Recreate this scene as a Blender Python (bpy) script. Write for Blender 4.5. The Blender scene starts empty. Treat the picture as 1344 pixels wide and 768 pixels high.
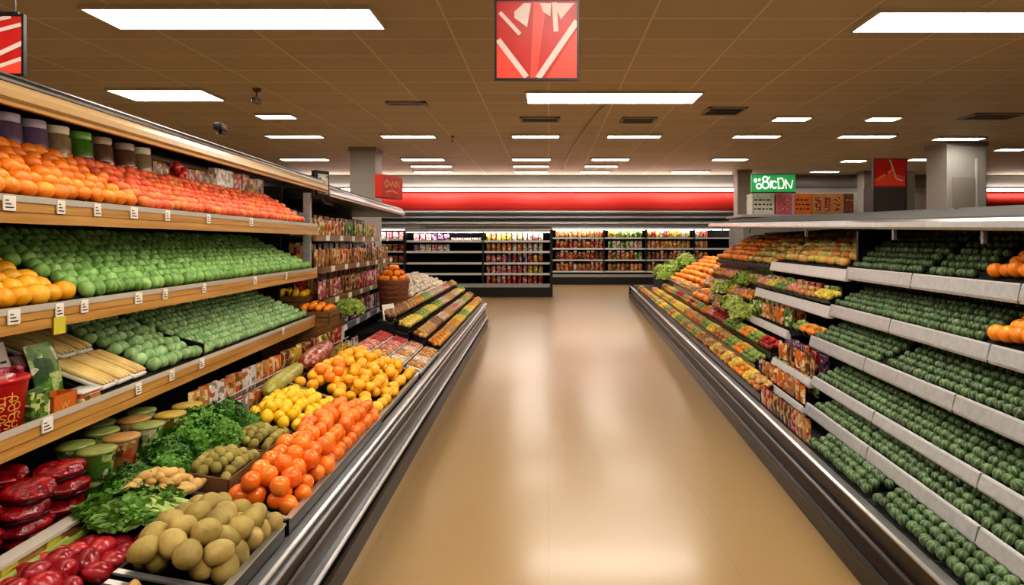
import bpy, bmesh, math, random
import numpy as np
from mathutils import Vector, Matrix, Euler
random.seed(7)
PI = math.pi
SC = bpy.context.scene
COL = SC.collection

# ------------------------------------------------------------------ helpers
def lin(h):
    h = h.lstrip('#')
    o = []
    for i in (0, 2, 4):
        c = int(h[i:i+2], 16) / 255
        o.append(c/12.92 if c <= .04045 else ((c+.055)/1.055)**2.4)
    return (*o, 1.0)

class MB:
    """collects faces; .mesh() turns them into one mesh"""
    def __init__(s): s.v=[]; s.f=[]; s.m=[]; s.uv=[]; s.sm=[]
    def face(s, pts, m=0, uv=None, sm=False):
        b=len(s.v); s.v.extend(tuple(p) for p in pts); s.f.append(list(range(b,b+len(pts)))); s.m.append(m); s.uv.append(uv); s.sm.append(sm)
    def raw(s, v, f, m=0, uvs=None, sm=False):
        b=len(s.v); s.v.extend(tuple(p) for p in v)
        for i,q in enumerate(f):
            s.f.append([b+k for k in q]); s.m.append(m); s.uv.append(uvs[i] if uvs else None); s.sm.append(sm)
    def box(s, x0,x1,y0,y1,z0,z1, m=0):
        v=[(x0,y0,z0),(x1,y0,z0),(x1,y1,z0),(x0,y1,z0),(x0,y0,z1),(x1,y0,z1),(x1,y1,z1),(x0,y1,z1)]
        s.raw(v, [(0,3,2,1),(4,5,6,7),(0,1,5,4),(1,2,6,5),(2,3,7,6),(3,0,4,7)], m)
    def rbox(s, x0,x1,y0,y1,z0,z1, r=.01, m=0, seg=2, sm=True):
        bm=bmesh.new(); bmesh.ops.create_cube(bm,size=1)
        for v in bm.verts: v.co=Vector(((x0+x1)/2+v.co.x*(x1-x0),(y0+y1)/2+v.co.y*(y1-y0),(z0+z1)/2+v.co.z*(z1-z0)))
        bmesh.ops.bevel(bm,geom=bm.edges[:],offset=r,segments=seg,affect='EDGES',profile=.5)
        bm.verts.index_update()
        s.raw([v.co[:] for v in bm.verts],[[v.index for v in f.verts] for f in bm.faces],m,None,sm); bm.free()
    def prism(s, prof, y0, y1, m=0, sm=False):
        """profile of (x,z) points extruded along y"""
        n=len(prof); v=[(x,y0,z) for x,z in prof]+[(x,y1,z) for x,z in prof]
        s.raw(v,[(i,(i+1)%n,n+(i+1)%n,n+i) for i in range(n)],m,None,sm)
        s.raw(v[:n],[list(range(n))[::-1]],m); s.raw(v[n:],[list(range(n))],m)
    def lathe(s, prof, n=16, m=0, c=(0,0,0), sm=True, sq=0):
        """profile of (r,z); sq>0 squares the section"""
        v=[];f=[];uv=[]
        K=len(prof)
        for r,z in prof:
            for k in range(n):
                a=2*PI*k/n; q=1
                if sq: q=1/max(abs(math.cos(a)),abs(math.sin(a)))**sq
                v.append((c[0]+r*q*math.cos(a),c[1]+r*q*math.sin(a),c[2]+z))
        for j in range(K-1):
            for k in range(n):
                f.append((j*n+k,j*n+(k+1)%n,(j+1)*n+(k+1)%n,(j+1)*n+k))
                uv.append([(k/n,j/(K-1)),((k+1)/n,j/(K-1)),((k+1)/n,(j+1)/(K-1)),(k/n,(j+1)/(K-1))])
        s.raw(v,f,m,uv,sm)
        s.raw(v[:n],[list(range(n))[::-1]],m); s.raw(v[-n:],[list(range(n))],m)
    def tube(s, path, r, n=8, m=0):
        P=[Vector(p) for p in path]; v=[];f=[]
        for i,p in enumerate(P):
            d=(P[min(i+1,len(P)-1)]-P[max(i-1,0)]).normalized()
            u=d.orthogonal().normalized(); w=d.cross(u)
            if i and abs(pu.dot(d))<.95: u=(pu-d*pu.dot(d)).normalized(); w=d.cross(u)
            pu=u
            for k in range(n):
                a=2*PI*k/n; v.append(tuple(p+u*math.cos(a)*r+w*math.sin(a)*r))
        for j in range(len(P)-1):
            for k in range(n): f.append((j*n+k,j*n+(k+1)%n,(j+1)*n+(k+1)%n,(j+1)*n+k))
        s.raw(v,f,m,None,True); s.raw(v[:n],[list(range(n))[::-1]],m); s.raw(v[-n:],[list(range(n))],m)
    def ribbon(s, pts, w, org, ux, uz, m=0):
        """flat stroke drawn in the plane org + a*ux + b*uz"""
        o=Vector(org);ux=Vector(ux);uz=Vector(uz)
        for (a0,b0),(a1,b1) in zip(pts[:-1],pts[1:]):
            d=Vector((a1-a0,b1-b0)); L=d.length or 1; d/=L; e=Vector((-d.y,d.x))*w/2; d*=w*.3
            q=[(a0-d.x+e.x,b0-d.y+e.y),(a0-d.x-e.x,b0-d.y-e.y),(a1+d.x-e.x,b1+d.y-e.y),(a1+d.x+e.x,b1+d.y+e.y)]
            s.face([o+ux*a+uz*b for a,b in q],m)
    def mesh(s, name, mats, off=(0,0,0)):
        me=bpy.data.meshes.new(name)
        me.from_pydata([(x-off[0],y-off[1],z-off[2]) for x,y,z in s.v],[],s.f)
        for m in (mats if isinstance(mats,(list,tuple)) else [mats]): me.materials.append(m)
        me.polygons.foreach_set('material_index',s.m)
        me.polygons.foreach_set('use_smooth',s.sm)
        if any(u for u in s.uv):
            l=me.uv_layers.new(name='UVMap'); fl=[]
            for f,u in zip(s.f,s.uv):
                for k in range(len(f)): fl.extend(u[k] if u else (0,0))
            l.data.foreach_set('uv',fl)
        me.update(); return me

def link(o, parent=None):
    COL.objects.link(o)
    if parent is not None: o.parent=parent
    return o
def tag(o,label=None,cat=None,group=None,kind=None):
    if label: o['label']=label
    if cat: o['category']=cat
    if group: o['group']=group
    if kind: o['kind']=kind
    return o
def obj(name, mb, mats, parent=None, off=(0,0,0), loc=None, rot=None):
    me = mb if isinstance(mb,bpy.types.Mesh) else mb.mesh(name,mats,off)
    o=bpy.data.objects.new(name,me)
    if loc is not None: o.location=loc
    if rot is not None: o.rotation_euler=rot
    return link(o,parent)
def struct(name, mb, mats): return tag(obj(name,mb,mats),kind='structure')
def thing(name,label,cat,loc=(0,0,0),rz=0,group=None):
    o=bpy.data.objects.new(name,None); o.empty_display_size=.1
    o.location=loc; o.rotation_euler=(0,0,rz)
    return tag(link(o),label,cat,group)
def dup(root,loc,rot,label=None,group=None,scale=None):
    r=root.copy(); COL.objects.link(r); r.location=loc; r.rotation_euler=rot
    if label: r['label']=label
    if group: r['group']=group
    if scale: r.scale=(scale,)*3
    for ch in root.children:
        c=ch.copy(); COL.objects.link(c); c.parent=r
        for g in ch.children:
            d=g.copy(); COL.objects.link(d); d.parent=c
    return r
class Fr:
    """a floor frame turned by ang about the vertical: local x across, y along the aisle"""
    def __init__(s,ang): s.a=ang; s.c=math.cos(ang); s.s=math.sin(ang)
    def pt(s,x,y,z=0): return Vector((x*s.c-y*s.s, x*s.s+y*s.c, z))
LR=Fr(.021); LW=Fr(.069); RR=Fr(-.0575)
class Fix:
    """a fixture: Empty at its base, parts written in the frame's own coordinates"""
    def __init__(s,F,name,label,cat,xc,yc,group=None):
        s.off=(xc,yc,0); s.root=thing(name,label,cat,F.pt(xc,yc,0),F.a,group)
    def part(s,name,mb,mats,parent=None,label=None):
        o=obj(name,mb,mats,parent or s.root,s.off)
        if label: o['label']=label
        return o
ONES='zeroth first second third fourth fifth sixth seventh eighth ninth tenth eleventh twelfth thirteenth fourteenth fifteenth sixteenth seventeenth eighteenth nineteenth'.split()
TENS={2:'twent',3:'thirt',4:'fort',5:'fift',6:'sixt',7:'sevent',8:'eight',9:'ninet'}
def nth(n):
    if n<20: return ONES[n]
    t,o=divmod(n,10)
    return TENS[t]+'ieth' if o==0 else TENS[t]+'y-'+ONES[o]

# ------------------------------------------------------------------ materials
def newmat(name):
    m=bpy.data.materials.new(name); m.use_nodes=True
    nt=m.node_tree; b=nt.nodes['Principled BSDF']; return m,nt,b
def N(nt,t,**kw):
    n=nt.nodes.new(t)
    for k,v in kw.items(): setattr(n,k,v)
    return n
def plain(name,col,rough=.5,metal=0,spec=None,emit=None,es=1,noise=.0,nscale=20,bump=0):
    m,nt,b=newmat(name); c=lin(col)
    b.inputs['Base Color'].default_value=c; b.inputs['Roughness'].default_value=rough; b.inputs['Metallic'].default_value=metal
    if spec is not None: b.inputs['Specular IOR Level'].default_value=spec
    if emit: b.inputs['Emission Color'].default_value=lin(emit); b.inputs['Emission Strength'].default_value=es
    if noise or bump:
        tc=N(nt,'ShaderNodeTexCoord'); nz=N(nt,'ShaderNodeTexNoise'); nz.inputs['Scale'].default_value=nscale; nz.inputs['Detail'].default_value=4
        nt.links.new(tc.outputs['Object'],nz.inputs['Vector'])
        if noise:
            mx=N(nt,'ShaderNodeMixRGB'); mx.blend_type='MULTIPLY'; mx.inputs[1].default_value=c
            rp=N(nt,'ShaderNodeValToRGB'); rp.color_ramp.elements[0].color=(1-noise,)*3+(1,); rp.color_ramp.elements[0].position=.3; rp.color_ramp.elements[1].position=.7
            nt.links.new(nz.outputs['Fac'],rp.inputs['Fac']); mx.inputs[0].default_value=1
            nt.links.new(rp.outputs['Color'],mx.inputs[2]); nt.links.new(mx.outputs[0],b.inputs['Base Color'])
        if bump:
            bp=N(nt,'ShaderNodeBump'); bp.inputs['Strength'].default_value=bump; bp.inputs['Distance'].default_value=.01
            nt.links.new(nz.outputs['Fac'],bp.inputs['Height']); nt.links.new(bp.outputs['Normal'],b.inputs['Normal'])
    return m
def fruitmat(name,cols,rough=.35,island=False,nscale=12,nmix=.5,bump=.15,bscale=80,stripes=0,scol=None,spots=None,sub=0):
    """skin colour drawn per fruit from cols, mottled with noise, optional meridian stripes"""
    m,nt,b=newmat(name)
    if island: rnd=N(nt,'ShaderNodeNewGeometry').outputs['Random Per Island']
    else: rnd=N(nt,'ShaderNodeObjectInfo').outputs['Random']
    rp=N(nt,'ShaderNodeValToRGB'); e=rp.color_ramp.elements
    e[0].color=lin(cols[0]); e[1].color=lin(cols[-1])
    for i,c in enumerate(cols[1:-1]): e.new((i+1)/(len(cols)-1)).color=lin(c)
    nt.links.new(rnd,rp.inputs['Fac'])
    tc=N(nt,'ShaderNodeTexCoord'); nz=N(nt,'ShaderNodeTexNoise'); nz.inputs['Scale'].default_value=nscale; nz.inputs['Detail'].default_value=3
    ad=N(nt,'ShaderNodeVectorMath'); ad.operation='ADD'
    nt.links.new(tc.outputs['Object'],ad.inputs[0])
    if not island: nt.links.new(N(nt,'ShaderNodeObjectInfo').outputs['Location'],ad.inputs[1])
    nt.links.new(ad.outputs[0],nz.inputs['Vector'])
    hsv=N(nt,'ShaderNodeHueSaturation'); mp=N(nt,'ShaderNodeMapRange'); mp.inputs['From Min'].default_value=.3; mp.inputs['From Max'].default_value=.7
    mp.inputs['To Min'].default_value=1-nmix; mp.inputs['To Max'].default_value=1+nmix*.5
    nt.links.new(nz.outputs['Fac'],mp.inputs['Value']); nt.links.new(mp.outputs[0],hsv.inputs['Value']); nt.links.new(rp.outputs['Color'],hsv.inputs['Color'])
    out=hsv.outputs['Color']
    if stripes:
        uv=N(nt,'ShaderNodeUVMap'); sx=N(nt,'ShaderNodeSeparateXYZ'); nt.links.new(uv.outputs[0],sx.inputs[0])
        mu=N(nt,'ShaderNodeMath'); mu.operation='MULTIPLY'; mu.inputs[1].default_value=2*PI*stripes; nt.links.new(sx.outputs[0],mu.inputs[0])
        sn=N(nt,'ShaderNodeMath'); sn.operation='SINE'; nt.links.new(mu.outputs[0],sn.inputs[0])
        mr=N(nt,'ShaderNodeMapRange'); mr.inputs['From Min'].default_value=.2; mr.inputs['From Max'].default_value=1; mr.inputs['To Max'].default_value=.42; nt.links.new(sn.outputs[0],mr.inputs['Value'])
        mx=N(nt,'ShaderNodeMixRGB'); mx.inputs[2].default_value=lin(scol); nt.links.new(mr.outputs[0],mx.inputs[0]); nt.links.new(out,mx.inputs[1]); out=mx.outputs[0]
    nt.links.new(out,b.inputs['Base Color']); b.inputs['Roughness'].default_value=rough
    if bump:
        n2=N(nt,'ShaderNodeTexNoise'); n2.inputs['Scale'].default_value=bscale; nt.links.new(tc.outputs['Object'],n2.inputs['Vector'])
        bp=N(nt,'ShaderNodeBump'); bp.inputs['Strength'].default_value=bump; bp.inputs['Distance'].default_value=.003
        nt.links.new(n2.outputs['Fac'],bp.inputs['Height']); nt.links.new(bp.outputs['Normal'],b.inputs['Normal'])
    return m
def printmat(name,base,inks,scale=30,rough=.3):
    """printed packaging: blocks and flecks of ink over a base colour"""
    m,nt,b=newmat(name)
    tc=N(nt,'ShaderNodeTexCoord'); oi=N(nt,'ShaderNodeObjectInfo'); ad=N(nt,'ShaderNodeVectorMath'); ad.operation='ADD'
    nt.links.new(tc.outputs['Object'],ad.inputs[0]); nt.links.new(oi.outputs['Location'],ad.inputs[1])
    vo=N(nt,'ShaderNodeTexVoronoi'); vo.distance='CHEBYCHEV'; vo.inputs['Scale'].default_value=scale; nt.links.new(ad.outputs[0],vo.inputs['Vector'])
    sp=N(nt,'ShaderNodeSeparateColor'); nt.links.new(vo.outputs['Color'],sp.inputs[0])
    rp=N(nt,'ShaderNodeValToRGB'); rp.color_ramp.interpolation='CONSTANT'; e=rp.color_ramp.elements
    e[0].color=lin(base); e[0].position=0; e[1].position=.45; e[1].color=lin(inks[0])
    for i,c in enumerate(inks[1:]): e.new(.45+.55*(i+1)/len(inks)).color=lin(c)
    nt.links.new(sp.outputs[0],rp.inputs['Fac'])
    nz=N(nt,'ShaderNodeTexNoise'); nz.inputs['Scale'].default_value=scale*4; nt.links.new(ad.outputs[0],nz.inputs['Vector'])
    mr=N(nt,'ShaderNodeMapRange'); mr.inputs['From Min'].default_value=.35; mr.inputs['From Max'].default_value=.6; mr.inputs['To Min'].default_value=.6
    nt.links.new(nz.outputs['Fac'],mr.inputs['Value'])
    mx=N(nt,'ShaderNodeMixRGB'); mx.blend_type='MULTIPLY'; mx.inputs[0].default_value=1; nt.links.new(rp.outputs['Color'],mx.inputs[1]); nt.links.new(mr.outputs[0],mx.inputs[2])
    nt.links.new(mx.outputs[0],b.inputs['Base Color']); b.inputs['Roughness'].default_value=rough
    return m
def woodmat(name,c1,c2,scale=3):
    m,nt,b=newmat(name); tc=N(nt,'ShaderNodeTexCoord'); mp=N(nt,'ShaderNodeMapping'); mp.inputs['Scale'].default_value=(scale*4,scale*.35,scale*9)
    nz=N(nt,'ShaderNodeTexNoise'); nz.inputs['Scale'].default_value=1.6; nz.inputs['Detail'].default_value=6; nz.inputs['Roughness'].default_value=.6
    rp=N(nt,'ShaderNodeValToRGB'); rp.color_ramp.elements[0].color=lin(c1); rp.color_ramp.elements[1].color=lin(c2); rp.color_ramp.elements[0].position=.35; rp.color_ramp.elements[1].position=.68
    nt.links.new(tc.outputs['Object'],mp.inputs[0]); nt.links.new(mp.outputs[0],nz.inputs['Vector']); nt.links.new(nz.outputs['Fac'],rp.inputs['Fac']); nt.links.new(rp.outputs['Color'],b.inputs['Base Color'])
    b.inputs['Roughness'].default_value=.4; return m

M={}
M['chrome']=plain('brushed_steel','#C9CACB',.28,.85,noise=.15,nscale=14)
M['edge']=plain('shelf_edge_steel','#D2D3D4',.35,.25,noise=.12,nscale=18)
M['channel']=plain('price_channel_grey','#B4B5B6',.3,.2,noise=.2,nscale=30)
M['steel']=plain('grey_steel','#A9ABAE',.35,.5,noise=.2,nscale=25)
M['black']=plain('black_panel','#141313',.35,noise=.3,nscale=6)
M['blackin']=plain('black_inside','#0B0A0A',.8)
M['brown']=plain('dark_brown_panel','#211A18',.32,noise=.25,nscale=5)
M['panel']=plain('hood_grey','#4A4948',.85,spec=.1,noise=.1,nscale=3)
M['led']=plain('led_strip','#FFFFFF',.5,emit='#FFF0DC',es=9)
M['led2']=plain('led_strip_dim','#FFFFFF',.5,emit='#FFF0DC',es=5)
M['grey']=plain('grey_paint','#6E6C6B',.4,noise=.1,nscale=3)
M['white']=plain('white_paint','#D8D6D2',.5)
M['fascia']=plain('tan_fascia','#C9A877',.3,noise=.15,nscale=3)
M['wood']=woodmat('oak_board','#A87C3C','#C99C58')
M['darkwood']=woodmat('crate_wood','#6B4A2A','#93693F')
M['card']=plain('cardboard','#7A5636',.8,noise=.25,nscale=15)
M['paper']=plain('tag_paper','#E6E3DA',.6)
M['yellowpaper']=plain('tag_yellow','#C9BE3E',.6)
M['ink']=plain('ink','#26231F',.7)
M['clear']=plain('clear_strip','#B9B4A8',.15)
M['film']=plain('plastic_film','#D9D6CE',.12)
M['lamp']=plain('lamp_diffuser','#FFFFFF',.5,emit='#FFF6EA',es=20)
M['cove']=plain('cove_light','#FFFFFF',.5,emit='#FFF1E4',es=5)
M['coolerled']=plain('cooler_led','#FFFFFF',.5,emit='#FFF6EE',es=26)
M['wire']=plain('wire_rail','#B7B9BC',.3,.8)

# ------------------------------------------------------------------ camera
H=1.6; FPX=800; U0,V0=720,318
cam=bpy.data.cameras.new('camera'); co=bpy.data.objects.new('camera',cam); COL.objects.link(co)
co.location=(0,0,H); co.rotation_euler=(PI/2,0,0)
cam.sensor_width=36; cam.lens=36*FPX/1344; cam.shift_x=-(U0-672)/1344; cam.shift_y=-(384-V0)/1344; cam.clip_start=.05
SC.camera=co
def px(u,v,Y): return Vector(((u-U0)*Y/FPX, Y, H+(V0-v)*Y/FPX))

# ------------------------------------------------------------------ room
CZ=4.24; YB=23.9
def floor_material():
    m,nt,b=newmat('vinyl_floor'); tc=N(nt,'ShaderNodeTexCoord')
    n1=N(nt,'ShaderNodeTexNoise'); n1.inputs['Scale'].default_value=260; n1.inputs['Detail'].default_value=2
    n2=N(nt,'ShaderNodeTexNoise'); n2.inputs['Scale'].default_value=.7; n2.inputs['Detail'].default_value=1
    for n in (n1,n2): nt.links.new(tc.outputs['Object'],n.inputs['Vector'])
    r1=N(nt,'ShaderNodeValToRGB'); r1.color_ramp.elements[0].color=lin('#7E6645'); r1.color_ramp.elements[1].color=lin('#A2865C'); r1.color_ramp.elements[0].position=.36; r1.color_ramp.elements[1].position=.6
    nt.links.new(n1.outputs['Fac'],r1.inputs['Fac'])
    r2=N(nt,'ShaderNodeValToRGB'); r2.color_ramp.elements[0].color=(.93,.93,.93,1); r2.color_ramp.elements[1].color=(1.03,1.03,1.03,1); r2.color_ramp.elements[0].position=.2; r2.color_ramp.elements[1].position=.8
    nt.links.new(n2.outputs['Fac'],r2.inputs['Fac'])
    mx=N(nt,'ShaderNodeMixRGB'); mx.blend_type='MULTIPLY'; mx.inputs[0].default_value=1
    nt.links.new(r1.outputs[0],mx.inputs[1]); mx.inputs[2].default_value=(1,1,1,1)
    br=N(nt,'ShaderNodeTexBrick'); br.inputs['Scale'].default_value=1; br.inputs['Brick Width'].default_value=.92; br.inputs['Row Height'].default_value=.92; br.offset=0
    br.inputs['Mortar Size'].default_value=.004; br.inputs['Color1'].default_value=br.inputs['Color2'].default_value=(1,1,1,1); br.inputs['Mortar'].default_value=(.9,.9,.9,1)
    nt.links.new(tc.outputs['Object'],br.inputs['Vector'])
    m2=N(nt,'ShaderNodeMixRGB'); m2.blend_type='MULTIPLY'; m2.inputs[0].default_value=1; nt.links.new(mx.outputs[0],m2.inputs[1]); nt.links.new(br.outputs['Color'],m2.inputs[2])
    nt.links.new(m2.outputs[0],b.inputs['Base Color'])
    b.inputs['Roughness'].default_value=.28
    b.inputs['Coat Weight'].default_value=.12; b.inputs['Coat Roughness'].default_value=.12
    return m
def ceiling_material():
    m,nt,b=newmat('ceiling_tiles'); tc=N(nt,'ShaderNodeTexCoord')
    br=N(nt,'ShaderNodeTexBrick'); br.offset=0; br.inputs['Scale'].default_value=1; br.inputs['Brick Width'].default_value=1.22; br.inputs['Row Height'].default_value=.72
    br.inputs['Mortar Size'].default_value=.016; br.inputs['Mortar Smooth'].default_value=.2
    br.inputs['Color1'].default_value=lin('#D2C8B8'); br.inputs['Color2'].default_value=lin('#DAD0C0'); br.inputs['Mortar'].default_value=lin('#F4EEE2')
    nt.links.new(tc.outputs['Object'],br.inputs['Vector'])
    nz=N(nt,'ShaderNodeTexNoise'); nz.inputs['Scale'].default_value=60; nt.links.new(tc.outputs['Object'],nz.inputs['Vector'])
    mr=N(nt,'ShaderNodeMapRange'); mr.inputs['To Min'].default_value=.86; mr.inputs['To Max'].default_value=1.08; nt.links.new(nz.outputs['Fac'],mr.inputs['Value'])
    mx=N(nt,'ShaderNodeMixRGB'); mx.blend_type='MULTIPLY'; mx.inputs[0].default_value=1; nt.links.new(br.outputs['Color'],mx.inputs[1]); nt.links.new(mr.outputs[0],mx.inputs[2])
    nt.links.new(mx.outputs[0],b.inputs['Base Color']); b.inputs['Roughness'].default_value=.6
    return m
XL,XR,YF=-13,22,-5
mb=MB(); mb.box(XL,XR,YF,YB,-.1,0); struct('floor',mb,floor_material())
mb=MB(); mb.box(XL,XR,YF,YB,CZ,CZ+.1); struct('ceiling',mb,ceiling_material())
wallm=plain('wall_paint','#A9A6A3',.6,noise=.08,nscale=2)
mb=MB(); mb.box(XL,XR,YB,YB+.15,0,CZ); struct('wall_back',mb,wallm)
warm=plain('wall_warm','#B9A88E',.7,noise=.08,nscale=2)
mb=MB(); mb.box(XL-.15,XL,YF,YB,0,CZ); struct('wall_left',mb,warm)
mb=MB(); mb.box(XR,XR+.15,YF,YB,0,CZ); struct('wall_right',mb,warm)
mb=MB(); mb.box(XL,XR,YF-.15,YF,0,CZ); struct('wall_front',mb,warm)
red=plain('red_wall_panel','#D03026',.5,noise=.08,nscale=1)
# red bands bulge a little, lit from the cove above
def band(x0,x1,z0,z1,d):
    pr=[]; mb=MB(); n=10
    for i in range(n+1):
        t=i/n; pr.append((YB-.02-d*math.sin(PI*t)**.8*(1.2-.6*t), z0+(z1-z0)*t))
    for (ya,za),(yb,zb) in zip(pr[:-1],pr[1:]): mb.face([(x0,ya,za),(x1,ya,za),(x1,yb,zb),(x0,yb,zb)],0,None,True)
    return mb
struct('trim_1',band(-10,7.5,2.78,3.6,.14),red)
struct('trim_2',band(17.1,22,2.98,3.55,.12),red)
struct('trim_3',band(-10,22,3.72,4.2,.1),plain('grey_band','#8E8C8A',.5))
struct('trim_4',band(7.6,17,2.8,3.55,.05),plain('pale_band','#B5AFA6',.5))
for nm,lab,x0,x1 in (('cove_light','long white cove light strip above the wide red wall band',-10,7.5),('cove_light','white cove light strip above the short red band at far right',17.1,22)):
    t=thing(nm,lab,'light',((x0+x1)/2,YB-.1,3.6),0)
    m1=MB(); m1.box(-(x1-x0)/2,(x1-x0)/2,-.02,.08,-.02,.1); obj('housing',m1,M['white'],t)
    m2=MB(); m2.box(-(x1-x0)/2,(x1-x0)/2,-.28,.0,.0,.07); obj('diffuser',m2,M['cove'],t)

# ------------------------------------------------------------------ ceiling fixtures
def ceil_light(x0,x1,y,d,label,group=None):
    xc=(x0+x1)/2; w=(x1-x0)/2
    t=thing('ceiling_light',label,'light',(xc,y,CZ-.05),0,group)
    f=MB(); b=.03
    for a in ((-w-b,w+b,-d/2-b,-d/2,0,.05),(-w-b,w+b,d/2,d/2+b,0,.05),(-w-b,-w,-d/2,d/2,0,.05),(w,w+b,-d/2,d/2,0,.05)): f.box(*a)
    obj('frame',f,M['white'],t)
    q=MB(); q.rbox(-w,w,-d/2,d/2,.008,.05,.006,0,1,False); obj('diffuser',q,M['lamp'],t)
def lightpx(u0,u1,v,d,label):
    Y=FPX*(CZ-.05-H)/(V0-v); ceil_light((u0-U0)*Y/FPX,(u1-U0)*Y/FPX,Y,d,label)
ceil_light(-5.2,-2.0,7.1,.62,'big bright strip light at upper left of the ceiling')
ceil_light(3.75,6.9,7.2,.62,'big bright strip light at upper right of the ceiling')
ceil_light(-.38,2.68,11.0,.75,'long strip light above the aisle just beyond the hanging red banner')
ceil_light(-7.55,-5.95,10.8,.75,'medium strip light above the left wooden shelving, beyond the first big one')
R1=['near row of short ceiling lights']
for i,(a,b) in enumerate(((352,422),(502,570),(673,733),(798,866),(964,1022),(1103,1172))):
    lightpx(a,b,180,.32,f'short white strip light, {nth(i+1)} from left in the middle ceiling row')
for i,(a,b) in enumerate(((370,430),(528,582),(673,722),(777,825),(936,980),(1195,1237))):
    lightpx(a,b,210,.32,f'thin strip light, {nth(i+1)} from left in the second-farthest full ceiling row')
for i,(a,b) in enumerate(((540,592),(674,720),(768,810))):
    lightpx(a,b,219,.3,f'thin strip light, {nth(i+1)} from left in the row before the farthest one')
for i,(a,b) in enumerate(((544,594),(676,718),(762,800),(882,930),(1065,1100),(1150,1180))):
    lightpx(a,b,226,.3,f'thin strip light, {nth(i+1)} from left in the farthest row by back wall')
for (a,b,v,l) in ((340,385,154,'dim narrow strip light left of the aisle before the middle row'),(1017,1061,157,'short tilted strip light right of the dark ceiling vent'),(1140,1178,157,'small pale square light above the red picture display'),
                  (1228,1288,183,'pale strip light against the top of the wide right pillar'),(1310,1344,197,'short strip light at far right beyond the wide pillar'),(1106,1135,212,'tiny strip light just left of the red picture display')):
    lightpx(a,b,v,.32,l)
for x in (-3.6,1.2,5.3):
    for y in (3.2,-.8): ceil_light(x-1.5,x+1.5,y,.62,'long strip light in the ceiling overhead, out of the photo' ,'ceiling lights above the camera')
def vent(u0,u1,v,d,label,mat='black'):
    Y=FPX*(CZ-.03-H)/(V0-v); x0=(u0-U0)*Y/FPX; x1=(u1-U0)*Y/FPX; w=(x1-x0)/2
    t=thing('ceiling_vent',label,'vent',((x0+x1)/2,Y,CZ-.03))
    f=MB(); f.box(-w,w,-d/2,-d/2+.05,0,.03); f.box(-w,w,d/2-.05,d/2,0,.03); f.box(-w,-w+.05,-d/2,d/2,0,.03); f.box(w-.05,w,-d/2,d/2,0,.03); obj('frame',f,M['steel'],t)
    b=MB(); b.box(-w+.04,w-.04,-d/2+.04,d/2-.04,.02,.03); obj('backing',b,M[mat],t)
    s=MB(); n=5
    for i in range(n):
        y=-d/2+.08+(d-.16)*i/(n-1); s.box(-w+.05,w-.05,y-.012,y+.012,.004,.02)
    obj('slat',s,M['grey'],t)
vent(925,975,147,.7,'dark ceiling vent right of the long aisle strip light')
vent(683,735,158,.45,'dark slot vent in ceiling below left end of long strip light')
vent(815,860,159,.6,'pale framed ceiling vent left of the dark vent','grey')
vent(1268,1335,154,.6,'pale wide ceiling vent at far right of the ceiling','white')
vent(508,560,137,.25,'thin dark ceiling slot left of the hanging red banner')
def ceil_gadget(u,v,label,s=1.):
    Y=FPX*(CZ-.1-H)/(V0-v); t=thing('ceiling_camera',label,'camera',((u-U0)*Y/FPX,Y,CZ-.26*s))
    a=MB(); a.lathe([(.05*s,.2*s),(.07*s,.24*s),(.07*s,.26*s)],12); obj('mount',a,M['grey'],t)
    a=MB(); a.lathe([(.012*s,.1*s),(.012*s,.2*s)],8); obj('stem',a,M['grey'],t)
    a=MB(); a.rbox(-.05*s,.05*s,-.1*s,.08*s,0,.1*s,.015*s); obj('body',a,M['steel'],t)
ceil_gadget(337,124,'small grey camera hanging under the ceiling at left')
ceil_gadget(594,184,'tiny dark ceiling device between two short strip lights',.6)
a=MB(); Y0=800*2.6/180
pts=[(px(797,137,10)*1).xyz]
def cz(u,v):
    Y=FPX*(CZ-.02-H)/(V0-v); return ((u-U0)*Y/FPX,Y,CZ-.02)
a.tube([cz(797,137),cz(786,146),cz(772,165),cz(758,185),cz(747,203),cz(739,222)],.022,6)
o=obj('ceiling_cable',a,M['white']); tag(o,'pale curved cable running along the ceiling above the aisle','cable')

# ------------------------------------------------------------------ hanging banners and signs
bred=plain('banner_red','#C42420',.35,noise=.25,nscale=3); bred2=plain('banner_red_light','#DE4A3A',.35); bwhite=plain('banner_white','#D9C3B8',.4)
def banner(x0,x1,y,z0,z1,label,strokes,polys,bar=True):
    w=(x1-x0); t=thing('hanging_banner',label,'banner',((x0+x1)/2,y,z0))
    h=z1-z0
    p=MB(); p.box(-w/2,w/2,-.01,.01,0,h); obj('panel',p,bred,t)
    f=MB(); b=.018
    for q in ((-w/2-b,-w/2,-.015,.015,-b,h+b),(w/2,w/2+b,-.015,.015,-b,h+b),(-w/2,w/2,-.015,.015,-b,0),(-w/2,w/2,-.015,.015,h,h+b)): f.box(*q)
    obj('frame',f,M['black'],t)
    g=MB()
    for pl,m in polys: g.face([((a-.5)*w,-.0125-.0006*m,b_*h) for a,b_ in pl],m)
    for s,wd in strokes: g.ribbon([((a-.5)*w,b_*h) for a,b_ in s],wd*w,(0,-.0145,0),(1,0,0),(0,0,1),1)
    obj('graphic',g,[bred2,bwhite],t)
    r=MB()
    for sx in (-1,1): r.tube([(sx*w*.4,0,h+b),(sx*w*.4,0,CZ-z0)],.006,6)
    r.box(-w*.45,w*.45,-.01,.01,h+b,h+b+.02)
    obj('hanger',r,M['black'],t)
c0=px(652,103,5); c1=px(757,2,5)
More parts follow.
